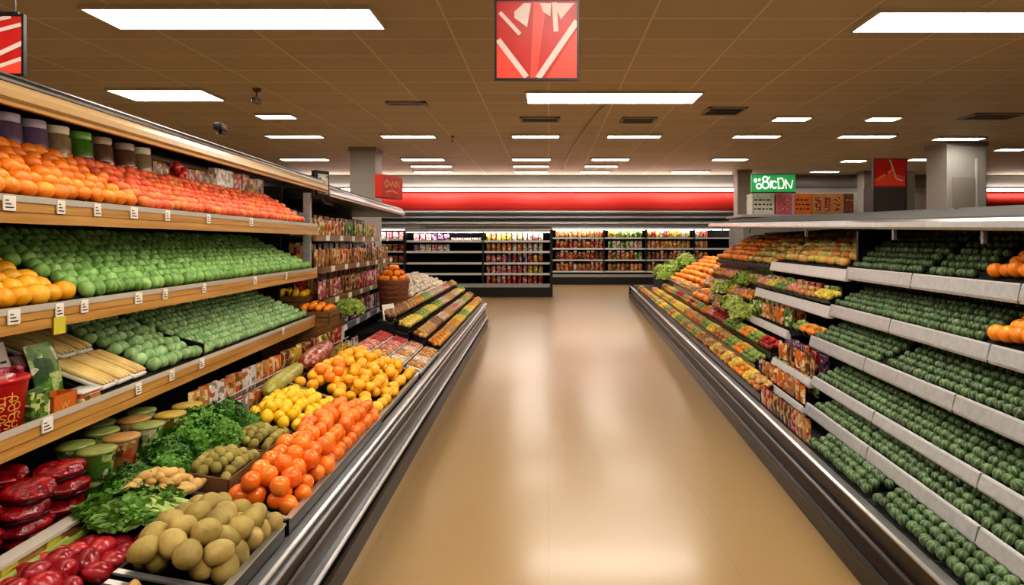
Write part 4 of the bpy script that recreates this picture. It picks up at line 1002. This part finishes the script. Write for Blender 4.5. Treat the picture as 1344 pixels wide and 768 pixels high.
# ================================================================== RIGHT CASE
RC=Fix(RR,'multideck_case','long dark multideck case with steel edged shelves along right of the aisle','display case',1.9,8)
ra,rb=.9,17.2
mb=MB(); mb.prism([(1.294,0),(1.29,.12),(1.32,.2),(1.325,.34),(2.75,.34),(2.75,0)],ra,rb); RC.part('base',mb,M['brown'])
mb=MB()
def brail(mb,x,z,w,h,y0,y1,m=0): mb.prism([(x,z),(x-.006,z+h*.3),(x-.006,z+h*.7),(x+.006,z+h),(x+w,z+h),(x+w,z)],y0,y1,m)
brail(mb,1.285,.1,.04,.05,ra,rb); RC.part('bumper',mb,M['black'])
mb=MB(); brail(mb,1.3,.22,.03,.025,ra,rb); RC.part('bumper_strip',mb,M['brown'])
mb=MB(); brail(mb,1.295,.35,.05,.02,ra,rb); RC.part('top_rail',mb,M['chrome'])
mb=MB(); mb.prism([(1.35,.33),(1.35,.37),(2.0,.42),(2.0,.33)],ra,rb); RC.part('deck',mb,M['blackin'])
mb=MB(); mb.box(2.7,2.75,ra,9.3,.3,1.74); mb.box(2.7,2.75,9.3,rb,.3,1.1); RC.part('back_panel',mb,M['blackin'])
mb=MB(); mb.prism([(1.29,0),(1.27,.12),(1.28,.38),(1.4,.42),(1.4,0)],rb-.02,rb+.1); RC.part('end_cap',mb,M['black'])
RE=[(1.5,.445,.52),(1.6,.6,.667),(1.72,.81,.895),(1.85,1.05,1.136),(1.95,1.325,1.415)]
RN=['lowest steel shelf','second steel shelf','third steel shelf','fourth steel shelf','top steel shelf']
YE=[4.2,4.35,4.72,4.68,4.63]
rs=[]
for i,(x,zb,zt) in enumerate(RE):
    m=MB(); m.prism([(x-.012,zb),(x-.016,zb+.01),(x,zt),(x+.012,zt),(x+.03,zb+.02),(x+.03,zb)],ra,YE[i]); m.prism([(x+.02,zb+.012),(x+.02,zb+.03),(2.7,zb+.05),(2.7,zb+.03)],ra,YE[i],1)
    s=RC.part('shelf',m,[M['edge'],M['blackin']]); rs.append(s)
    m=MB(); m.prism([(x-.0165,zb+.012),(x-.019,zb+.014),(x-.004,zt-.006),(x-.0015,zt-.008)],ra,YE[i]); RC.part('price_channel',m,M['channel'],s)
    for q in range(3):
        m=MB(); m.prism([(x-.0175,zb),(x-.0205,zb+.01),(x-.005,zt+.001),(x+.01,zt+.001),(x+.01,zb)],YE[i]-.9*(q+1),YE[i]-.9*(q+1)+.006); RC.part('joint',m,M['grey'],s)
# second bay short shelves, set slightly forward
for x,zb,zt,a,b in ((1.93,1.31,1.4,4.6,6.4),(1.83,1.03,1.12,4.65,6.6),(1.7,.79,.86,5.2,6.6),(1.58,.58,.64,4.35,5.2),(1.47,.43,.49,4.2,5.3)):
    m=MB(); m.prism([(x-.012,zb),(x-.016,zb+.01),(x,zt),(x+.012,zt),(x+.03,zb+.02),(x+.03,zb)],a,b); m.prism([(x+.02,zb+.012),(x+.02,zb+.03),(2.7,zb+.05),(2.7,zb+.03)],a,b,1)
    s=RC.part('short_shelf',m,[M['edge'],M['blackin']])
for i,y in enumerate(YE):
    pass
m=MB(); m.prism([(2.0,1.3),(2.0,1.68),(2.7,1.85),(2.7,1.3)],4.57,4.6); RC.part('bay_divider',m,M['black'])
# hood: lip + sloping grey panel, rising a little with distance
def rib(mb,prof,y0,y1,dz,m=0,nseg=6,sm=False):
    n=len(prof)
    for s in range(nseg):
        a=y0+(y1-y0)*s/nseg; b=y0+(y1-y0)*(s+1)/nseg
        za=dz(a); zb_=dz(b)
        v=[(x,a,z+za) for x,z in prof]+[(x,b,z+zb_) for x,z in prof]
        mb.raw(v,[(i,(i+1)%n,n+(i+1)%n,n+i) for i in range(n)],m,None,sm)
        if s==0: mb.raw(v[:n],[list(range(n))[::-1]],m)
        if s==nseg-1: mb.raw(v[n:],[list(range(n))],m)
hz=lambda y: .027*(y-2.6)
HX=1.9
mb=MB(); rib(mb,[(HX,1.645),(HX-.01,1.66),(HX-.005,1.69),(HX+.03,1.705),(HX+.06,1.66),(HX+.05,1.645)],ra,9.4,hz); RC.part('hood_lip',mb,M['chrome'])
mb=MB(); rib(mb,[(HX+.03,1.705),(HX+.045,1.715),(HX+.9,1.8),(HX+.9,1.76),(HX+.06,1.66)],ra,9.4,lambda y:hz(y)+.012*(y-2.6)*0); RC.part('hood_panel',mb,M['panel'])
mb=MB(); rib(mb,[(HX+.055,1.64),(HX+.9,1.74),(HX+.9,1.75),(HX+.055,1.655)],ra,9.4,hz); RC.part('hood_underside',mb,M['blackin'])
mb=MB(); rib(mb,[(HX+.07,1.648),(HX+.1,1.648),(HX+.1,1.655),(HX+.07,1.655)],ra,9.4,hz); RC.part('hood_light',mb,M['led2'])
m=MB()
for y in (3.05,3.9,5.4,7.2,8.6): m.box(HX+.02,HX+.04,y,y+.02,1.58+hz(y),1.65+hz(y))
RC.part('hood_bracket',m,M['steel'])

# piles of dark green round squash
allsq=[]
def sqpile(i,y0,y1,rows,z0,rise,px_=.05,py_=.0575,seed=0,x=None):
    x0=RE[i][0]+.012 if x is None else x
    g=vis(grid(RR,1,x0,y0,y1,rows,px_,py_,z0,rise,.1,None,.07,seed))
    where='bottom deck' if i<0 else RN[i]
    allsq.extend((q,where) for q in g)
def rramp(i,y0,y1,rows,z0,rise,px_=.05,x=None):
    x0=RE[i][0]+.012 if x is None else x
    m=MB(); m.prism([(x0,z0-.03),(x0,z0-.024),(x0+rows*px_+.03,z0-.024+rise*rows),(x0+rows*px_+.03,z0-.03+rise*rows)],y0,y1); RC.part('display_ramp',m,M['blackin'])
for i,segs,rows,rise in ((0,[(1.5,4.1)],5,.013),(1,[(2.13,4.32)],6,.018),(2,[(2.45,3.62),(3.66,4.69)],6,.023),(3,[(2.98,4.65)],6,.026),(4,[(3.14,3.6),(3.64,4.6)],7,.036)):
    z0=RE[i][2]+.005
    for k,(a,b) in enumerate(segs): sqpile(i,a,b,rows,z0,rise,seed=80+i*3+k)
    rramp(i,ra+.1,YE[i],rows,z0,rise)
sqpile(-1,1.6,2.95,5,.405,.012,x=1.345,seed=99); sqpile(-1,3.0,3.75,5,.405,.012,x=1.345,seed=98)
allsq.sort(key=lambda t:(t[0][0]-co.location).length)
for i,((p,e,s,r,c),where) in enumerate(allsq[:300]):
    o=bpy.data.objects.new('round_squash',sqs[i%2]); o.location=p; o.rotation_euler=e; o.scale=(s,)*3
    tag(link(o),f'dark green round squash, {where}, {nth(r)} row from front, {nth(c)} from far end','squash','round squash on the '+where)
if allsq[300:]: merge_stuff('round_squash_rows',[(q[0],q[1],q[2]) for q,_ in allsq[300:]],sqs_far,m_sq_i,'farther rows of dark green round squash on the right steel shelves','squash')
# oranges at the near end of the two upper shelves
place('orange','orange',oranges,vis(grid(RR,1,1.97,2.3,3.12,5,.068,.075,1.44,.03,.15,mound(.05),.12,90)),'large orange','top steel shelf','oranges on the top steel shelf')
place('orange','orange',oranges,vis(grid(RR,1,1.87,2.2,2.95,4,.068,.075,1.165,.022,.15,mound(.04),.12,91)),'large orange','fourth steel shelf','oranges on the fourth steel shelf')
# dark snack packs
pack_row(RR,'snack_pouch','pouch',POUCH,['brown','purple'],1.76,.885,1.9,2.43,.09,'pouch','near end of third steel shelf','dark pouches on the third steel shelf',93,1,s=.95)
pack_row(RR,'snack_pouch','pouch',POUCH,['brown','purple'],1.64,.655,1.7,2.1,.085,'pouch','near end of second steel shelf','dark pouches on the second steel shelf',94,1,s=.8)
pack_row(RR,'snack_pouch','pouch',POUCH,['brown','red','tan'],1.365,.375,3.78,4.7,.075,'pouch','bottom deck of the right case','pouches on the bottom deck of the right case',95,2,s=.95)
# bay two goods
place('apple','apple',apples,grid(RR,1,1.95,4.63,6.3,7,.075,.08,1.435,.034,.16,mound(.02),.12,96),'small mixed colour apple','short top shelf','mixed apples on the short top shelf')
m=MB(); m.prism([(1.95,1.39),(1.95,1.4),(2.5,1.64),(2.5,1.63)],4.62,6.35); RC.part('display_ramp',m,M['blackin'])
def punnet_row(x,z,y0,y1,cols,where,group,seed,run=3,ry=-.3,s=1.,pitch=.175):
    rng=random.Random(seed); y=y0; k=0
    while y<y1:
        if k%run==0: c=rng.choice(cols)
        k+=1
        put('produce_punnet','punnet',PUN[c],RR,x,y+pitch/2,z,rng.uniform(-.15,.15),f'{c} produce punnet, {where}, {nth(k)} from the near end',group,s,0,ry); y+=pitch*s
def tier(x,z,y0,y1,lip='steel',w=.115):
    m=MB(); m.prism([(x,z-.06),(x,z),(x+w,z+.035),(x+w,z-.06)],y0,y1); RC.part('tier',m,M['blackin'])
    m=MB(); m.prism([(x-.01,z-.035),(x-.01,z+.022),(x,z+.022),(x,z-.035)],y0,y1); RC.part('tier_lip',m,M[lip])
mix=['orange','green','yellow','pink','tan','brown','white','red']
T=[(1.36,.415,4.75,15.5,'bottom tier'),(1.475,.52,5.35,13.2,'second tier'),(1.59,.645,5.25,12.5,'third tier'),(1.705,.79,6.65,11.6,'fourth tier'),(1.82,.94,6.65,9.2,'fifth tier'),(1.935,1.1,6.65,9.2,'sixth tier'),(2.05,1.24,6.6,9.3,'seventh tier')]
colsT=[['orange','tan','yellow','brown','green'],['yellow','green','orange','tan'],['pink','red','tan','orange','green'],['tan','orange','green','pink'],mix,['green','orange','tan','pink'],['brown','orange','pink','green'],['orange','tan','brown','pink']]
for i,(x,z,a,b,nm) in enumerate(T):
    tier(x,z,a,b,'steel' if i in(1,3) else 'black')
    punnet_row(x+.062,z+.018,a+.03,b-.1,colsT[i],f'{nm} of the right case','produce punnets on the '+nm+' of the right case',100+i,(1,2,2,1,2,1,2)[i],-.42,.95 if i<4 else 1.05)
m=MB(); m.prism([(2.0,1.3),(2.0,1.33),(2.55,1.66),(2.55,1.63)],6.45,9.35); RC.part('display_ramp',m,M['blackin'])
place('apple','apple',apples,grid(RR,1,2.0,6.5,7.6,6,.085,.09,1.37,.052,.2,mound(.02),.14,130),'small mixed colour apple','top ramp','mixed apples on the far top ramp')
place('clementine','clementine',[fruit('clementine',.043,.038,m_or,12,8,dimple=.08,seed=i) for i in range(2)],grid(RR,1,2.0,7.65,9.3,6,.085,.09,1.37,.052,.2,mound(.02),.14,131),'small clementine','far top ramp','clementines on the far top ramp')
# fills under the short shelves of bay two
pack_row(RR,'food_carton','carton',CART,['pink','red','green','tan','orange'],1.95,1.115,4.75,6.5,.15,'carton','under the short top shelf','cartons under the short top shelf',111,2,s=.72)
punnet_row(1.9,1.135,4.7,6.5,['green','pink','tan','yellow'],'front of the short fourth shelf','punnets on the short fourth shelf',112,2,-.2,.9)
pack_row(RR,'snack_pouch','pouch',POUCH,['orange','red','green','tan'],1.76,.87,5.25,6.5,.11,'pouch','short third shelf','pouches on the short third shelf',113,2,s=.95)
punnet_row(1.8,.86,4.7,5.1,['green','orange'],'gap beside third steel shelf','punnets beside the third steel shelf',115,2,-.2,.9)
pack_row(RR,'snack_pouch','pouch',POUCH,['orange','yellow','brown'],1.63,.645,4.4,5.15,.1,'pouch','short second shelf','pouches on the short second shelf',114,2,s=.9)
pack_row(RR,'snack_pouch','pouch',POUCH,['orange','tan','green','purple'],1.51,.492,4.25,5.25,.1,'pouch','short lowest shelf','pouches on the short lowest shelf',116,2,s=.85)
pack_row(RR,'food_carton','carton',CART,['tan','brown','orange','green'],1.86,.87,5.25,6.5,.15,'carton','behind pouches, short third shelf','cartons on the short third shelf',117,1,s=.8)
pack_row(RR,'food_carton','carton',CART,['brown','red','purple'],1.73,.645,4.42,5.2,.15,'carton','behind pouches, short second shelf','cartons on the short second shelf',118,1,s=.75)
pack_row(RR,'snack_pouch','pouch',POUCH,['green','tan','brown'],1.62,.52,4.3,5.3,.1,'pouch','rear row, short lowest shelf','rear pouches on the short lowest shelf',119,1,s=.8)
# tilted bin of oranges further along + lettuces
def rbin(xa,xb,ya,yb,za,zb,h,label):
    t=Fix(RR,'display_bin',label,'bin',(xa+xb)/2,(ya+yb)/2); th=.015
    m=MB(); m.prism([(xa,za),(xb,zb),(xb,zb+.012),(xa,za+.012)],ya,yb); t.part('bin_floor',m,M['black'])
    m=MB(); m.prism([(xa,za),(xa,za+h),(xa+th,za+h),(xa+th,za)],ya,yb)
    for y in (ya,yb-th): m.prism([(xa,za),(xb,zb),(xb,zb+h),(xa,za+h)],y,y+th)
    t.part('bin_wall',m,M['black'])
    m=MB(); m.prism([(xa-.006,za+h),(xa-.006,za+h+.02),(xa+th,za+h+.02),(xa+th,za+h)],ya,yb); t.part('rim',m,M['steel'])
    m=MB()
    for y in (ya+.1,yb-.15): m.prism([(xa+.1,.34),(xa+.1,za+.02),(xb,zb-.01),(xb,.34)],y,y+.05)
    t.part('support',m,M['black'])
rbin(1.72,2.5,9.3,12.6,.74,1.22,.1,'tilted black bin heaped with oranges toward the far right end')
place('orange','orange',oranges,[(p,e,s*1.35,r,c) for p,e,s,r,c in grid(RR,1,1.74,9.35,12.5,7,.108,.115,.84,.066,.18,mound(.04),.12,120)],'big orange','far right tilted bin','oranges in the far tilted bin')
rbin(1.6,2.0,8.2,9.2,.7,.92,.06,'small black bin of oranges before the far tilted bin')
place('orange','orange',oranges,[(p,e,s*1.2,r,c) for p,e,s,r,c in grid(RR,1,1.61,8.25,9.15,4,.1,.1,.79,.055,.18,mound(.04),.12,121)],'big orange','small black bin','oranges in the small black bin')
for k,(x,y,z,s) in enumerate(((1.85,13.2,.95,1.6),(2.0,13.7,1.0,1.7),(1.8,14.1,.92,1.5),(2.2,13.0,1.15,1.4),(1.7,12.9,.86,1.2),(2.3,13.9,1.2,1.4))):
    put('lettuce','lettuce',lt,RR,x,y,z,k,f'pale green lettuce beyond the orange bin, {nth(k+1)} of the heap from the near end','lettuces at the far right end',s)
m=MB(); m.prism([(1.65,.34),(1.65,.8),(2.5,1.15),(2.5,.34)],12.7,14.6); t=Fix(RR,'lettuce_stand','dark sloped stand under the lettuces at the far right','stand',2.0,13.6); t.part('stand_body',m,M['blackin'])
for k,(x,y,z,s) in enumerate(((1.64,6.4,.86,1),(1.66,6.9,.9,1.0),(1.75,7.8,1.0,1.1),(1.9,7.3,1.14,1))):
    put('lettuce','lettuce',lt,RR,x,y,z,k,f'leafy green lettuce on the middle tiers of right case, {nth(k+1)} from the near end','lettuces on the right tiers',s)
place('pink_grapefruit','grapefruit',[fruit('pink_grapefruit',.05,.048,FM['pink'],12,8,seed=i) for i in range(2)],grid(RR,1,1.6,7.1,7.7,3,.09,.095,.78,.06,.15,mound(.04),.1,122),'pink grapefruit','middle tiers of right case','pink grapefruit on the right tiers')

# ================================================================== BACK COOLERS
def cooler(name,label,x0,x1,y,ztop,shelves_z,divs,depth=.9,goods=None,base=.33,curve=False):
    t=thing(name,label,'cooler',((x0+x1)/2,y+depth/2,0)); w=(x1-x0)/2; d=depth/2
    m=MB(); m.box(-w,w,-d,d,0,base-.05); obj('kick_base',m,M['black'],t)
    m=MB(); m.box(-w,w,-d-.02,-d+.1,base-.05,base+.06); obj('bumper_rail',m,M['steel'],t)
    m=MB(); m.box(-w,w,d-.05,d,base,ztop); obj('back_panel',m,M['blackin'],t)
    for z in shelves_z:
        m=MB(); m.box(-w,w,-d+.06,d-.05,z-.02,z,1); m.box(-w,w,-d+.03,-d+.06,z-.05,z+.012,0); obj('shelf',m,[M['edge'],M['blackin']],t)
    for xd in divs: 
        m=MB(); m.box(xd-(x0+x1)/2-.03,xd-(x0+x1)/2+.03,-d+.03,d,base,ztop); obj('divider',m,M['black'],t)
    for s in (-1,1):
        m=MB(); m.prism([(s*w-.04,0),(s*w+.04,0),(s*w+.04,ztop),(s*w-.04,ztop)],-d-.02 if curve else -d+.03,d); obj('end_panel',m,M['black'],t)
    m=MB(); m.box(-w,w,-d,d,ztop-.04,ztop+.06); m.box(-w,w,-d-.02,-d,ztop-.06,ztop+.03,1); obj('canopy',m,[M['grey'],M['chrome']],t)
    m=MB(); m.box(-w+.05,w-.05,-d+.05,-d+.12,ztop-.075,ztop-.042); obj('canopy_light',m,M['coolerled'],t)
    return t
def zat(v,Y): return H+(V0-v)*Y/FPX
Yc=17.8
zs=[zat(v,Yc) for v in (373,359,345,330,316)]
cooler('dairy_cooler','near back cooler, half its shelves empty, with dark rounded end panel',-4.2,.08,Yc,zat(302,Yc),zs,[-1.92],.9,curve=True)
m=MB()
# price-lit white strips on the empty shelves
rng=random.Random(9)
cols_by=[['orange','yellow','white'],['tan','orange','white'],['pink','purple','red','yellow'],['red','pink','yellow','red'],['red','pink','red','green']][::-1]
for r,z in enumerate(zs):
    k=0; x=-1.78
    while x<-.08:
        k+=1; c=cols_by[r][min(int(3*(x+1.78)/1.8)+rng.choice((0,0,1)),len(cols_by[r])-1)]
        o=bpy.data.objects.new('food_jar',SJAR[c]); o.location=(x,Yc+.2,z); o.scale=(1.35,1.35,1.6); o.rotation_euler=(0,0,rng.uniform(0,6))
        tag(link(o),f'{c} jar, near back cooler, {nth(r+1)} shelf from bottom, {nth(k)} from left','jar','jars in the near back cooler'); x+=.155
for r,z in ((3,zs[3]),(4,zs[4])):
    k=0; x=-3.9
    while x<-2.95:
        k+=1; c=rng.choice(['pink','red','white','purple'])
        o=bpy.data.objects.new('food_carton',CART[c]); o.location=(x,Yc+.2,z); o.rotation_euler=(0,0,PI/2); o.scale=(1.1,1.1,1.0)
        tag(link(o),f'{c} carton, left end of near cooler, {nth(r+1)} shelf from bottom, {nth(k)} from left','carton','cartons in the near back cooler'); x+=.18
for k in range(12):
    x=-2.85+.075*k
    o=bpy.data.objects.new('food_tub',SJAR['white']); o.location=(x,Yc+.22,zs[4]); o.scale=(.6,.6,.6)
    tag(link(o),f'small white tub on the nearly empty top shelf, {nth(k+1)} from left','tub','white tubs on the cooler top shelf')
Yd=23.0
zd=[zat(v,Yd) for v in (356,341,326,312)]
cooler('produce_cooler','long back cooler full of colourful jars under the red wall band',.12,9.5,Yd,zat(299,Yd),zd,[2.1,3.68,5.5],.8)
colr=[['orange','red','tan','white'],['red','orange','red','brown'],['red','orange','red','pink'],['tan','orange','tan','orange']]
colr2=[['brown','tan','orange'],['red','yellow','pink','green'],['white','yellow','green','white'],['yellow','green','yellow','green']]
colr3=[['red','brown'],['red','brown','orange'],['orange','yellow'],['yellow','red','white']]
for r,z in enumerate(zd):
    k=0; x=.35
    while x<6.1:
        k+=1; cs=(colr if x<2.1 else colr2 if x<3.7 else colr3)[r]; c=rng.choice(cs)
        o=bpy.data.objects.new('food_jar',SJAR[c]); o.location=(x,Yd+.18,z); o.scale=(1.6,1.6,1.95); o.rotation_euler=(0,0,rng.uniform(0,6))
        if abs(x-2.1)>.1 and abs(x-3.68)>.1 and abs(x-5.5)>.1: tag(link(o),f'{c} jar, long back cooler, {nth(r+1)} shelf from bottom, {nth(k)} from left','jar','jars in the long back cooler')
        x+=.165
# bulkhead over the coolers: grey louvre panel
bt=thing('cooler_bulkhead','long dark grey louvred bulkhead above the back coolers','bulkhead',(0,23.2,2.3))
gb=plain('bulkhead_grey','#8E8C8A',.5); m=MB(); m.box(-9,9.5,-.1,.5,-.1,.5); obj('bulkhead_body',m,gb,bt)
for k,(z,mm) in enumerate(((.0,'edge'),(.12,'black'),(.22,'channel'),(.31,'panel'),(.42,'edge'))):
    m=MB(); m.prism([(0,0)]*0+[(-9,z),(9.5,z),(9.5,z+.06),(-9,z+.06)],-.16,-.1); obj('louvre',m,M[mm],bt)
# left aisle cooler continuing at the back-left
cooler('wall_cooler','far left back cooler partly hidden behind the second left shelving',-8.6,-4.3,20.5,zat(299,20.5),[.45,.9,1.3,1.7],[-6.5],.9)
for r,z in enumerate((.45,.9,1.3,1.7)):
    for k in range(9):
        c=rng.choice(['red','pink','white','tan']); o=bpy.data.objects.new('food_carton',CART[c]); o.location=(-6.2+.2*k,20.72,z); o.rotation_euler=(0,0,PI/2); o.scale=(1.2,1.1,1.2)
        tag(link(o),f'{c} carton, far left cooler, {nth(r+1)} shelf from bottom, {nth(k+1)} from left','carton','cartons in the far left cooler')

# ================================================================== FAR RIGHT: gondola behind the hood, boxes, signs
GY=12.0
gd=thing('gondola','plain grey gondola behind the right case carrying boxes and signs','gondola',(6.6,GY+.5,0))
m=MB(); m.box(-2.75,2.8,-.45,.5,0,2.1); obj('gondola_body',m,M['grey'],gd)
m=MB(); m.box(-2.8,2.85,-.5,.55,2.1,2.15); obj('gondola_top',m,M['steel'],gd)
GX=[(986,1017,'white','white printed carton with dark writing under the green sign'),(1018,1041,'pink','pink red printed carton beside the white printed one'),(1041,1066,'orange','orange printed carton with dark writing'),(1066,1108,'tan','long tan carton with red window pictures'),(1108,1121,'brown','narrow red brown carton at the right end of the row')]
for u0,u1,c,lab in GX:
    Y=GY+.2; x0=(u0-U0)*Y/FPX; x1=(u1-U0)*Y/FPX; h=zat(254,Y)-2.151
    t=thing('display_carton',lab,'carton',((x0+x1)/2,Y+.15,2.151)); w=(x1-x0)/2-.004
    m=MB(); m.rbox(-w,w,-.15,.15,0,h,.008,0,1,False); obj('carton_body',m,plain('carton_'+c,INK[c][0] if c!='white' else '#C8C0B4',.6,noise=.25,nscale=9),t)
    m=MB(); rg=random.Random(u0)
    if c=='tan':
        for q in range(3): m.box(-w+.06+.19*q,-w+.17+.19*q,-.153,-.15,.08,h-.08)
    else:
        for q in range(3):
            a=-w*.75
            while a<w*.6:
                l=rg.uniform(.03,.08); m.box(a,min(a+l,w*.8),-.153,-.15,.1+.09*q,.13+.09*q); a+=l+.025
    obj('print',m,M['ink'] if c in('white','orange') else PM['red'],t)
# green sign
Y=11.8; x0=(986-U0)*Y/FPX; x1=(1043-U0)*Y/FPX; z0=zat(252,Y); z1=zat(229.5,Y)
gs=thing('aisle_sign','bright green sign with white lettering above the row of cartons','sign',((x0+x1)/2,Y,z0)); w=(x1-x0); h=z1-z0
m=MB(); m.box(-w/2,w/2,-.03,.03,0,h); obj('sign_panel',m,plain('sign_green','#10934A',.4,emit='#10A050',es=.35),gs)
m=MB(); m.box(-w/2-.01,w/2+.01,-.04,.04,-.025,0); m.box(-w/2-.01,w/2+.01,-.04,.04,h,h+.015); obj('sign_frame',m,M['black'],gs)
for sx in (-1,1):
    m=MB(); m.tube([(sx*(w/2-.03),0,-.02),(sx*(w/2-.03),0,2.15-z0)],.015,6); obj('sign_post',m,M['steel'],gs)
def ell(cx,cy,rx,ry,a0=0,a1=6.283,n=14): return [(cx+rx*math.cos(a0+(a1-a0)*i/n),cy+ry*math.sin(a0+(a1-a0)*i/n)) for i in range(n+1)]
L=[ell(.085,.66,.022,.08),ell(.175,.7,.012,.04),ell(.165,.33,.055,.14),
   ell(.31,.74,.055,.15),ell(.315,.4,.075,.2),[(.37,.74),(.41,.86)],
   [(.43,.62),(.43,.22)],[(.43,.55),(.46,.64)],ell(.52,.42,.055,.2,.7,5.6),
   [(.62,.2),(.6,.78),(.7,.78),(.745,.5),(.72,.22),(.6,.2)],
   [(.79,.2),(.77,.7),(.9,.22)],[(.9,.22),(.94,.66)]]
m=MB()
for st in L: m.ribbon([((a-.5)*w,b*h) for a,b in st],.027,(0,-.032,0),(1,0,0),(0,0,1))
obj('lettering',m,plain('sign_white','#F2F4EE',.4,emit='#FFFFFF',es=.3),gs)
# red picture display
Y=12.2; x0=(1147-U0)*Y/FPX; x1=(1189-U0)*Y/FPX
ds=thing('poster_display','red picture panel on a dark box above the right case','sign',((x0+x1)/2,Y+.2,2.151)); w=(x1-x0)
zb=zat(245,Y)-2.151; zt=zat(209,Y)-2.151
m=MB(); m.box(-w/2,w/2,-.2,.2,0,zb); obj('display_box',m,plain('display_dark','#3C3835',.5),ds)
m=MB(); m.box(-w/2,w/2,-.2,-.14,zb,zt); obj('poster',m,bred,ds)
m=MB(); m.face([(-w/2+.02,-.202,zb+.02),(w/2-.02,-.202,zb+.02),(w/2-.02,-.202,zb+.2),(0,-.202,zb+.28),(-w/2+.02,-.202,zb+.12)],0)
m.ribbon([(-w*.45,zb+.12),(-w*.1,zb+.26),(w*.1,zb+.34)],.05,(0,-.204,0),(1,0,0),(0,0,1),1); m.ribbon([(0,zt-.02),(w*.12,zb+.3),(w*.2,zb+.16),(w*.38,zb+.12)],.03,(0,-.206,0),(1,0,0),(0,0,1),2)
obj('poster_picture',m,[bred2,plain('poster_orange','#E0782C',.5),bwhite],ds)
m=MB(); m.box(w/2+.0,w/2+.24,-.1,.2,0,zat(224,Y)-2.151); obj('side_box',m,plain('display_grey','#7C7873',.5),ds)
m=MB()
for a in ((-w/2-.012,-w/2,-.21,-.13,0,zt+.012),(w/2,w/2+.012,-.21,-.13,0,zt+.012),(-w/2,w/2,-.21,-.13,zt,zt+.012)): m.box(*a)
obj('poster_frame',m,M['black'],ds)

# ------------------------------------------------------------------ light and colour
w=bpy.data.worlds.new('world'); SC.world=w; w.use_nodes=True
w.node_tree.nodes['Background'].inputs[0].default_value=lin('#FFE9CC'); w.node_tree.nodes['Background'].inputs[1].default_value=.1
SC.view_settings.view_transform='Standard'
try: SC.view_settings.look='Medium High Contrast'
except Exception: pass
SC.view_settings.exposure=0.17
c=SC.cycles
c.max_bounces=6; c.diffuse_bounces=4; c.glossy_bounces=3; c.transmission_bounces=2
c.sample_clamp_indirect=6; c.use_denoising=True
c.caustics_reflective=False; c.caustics_refractive=False
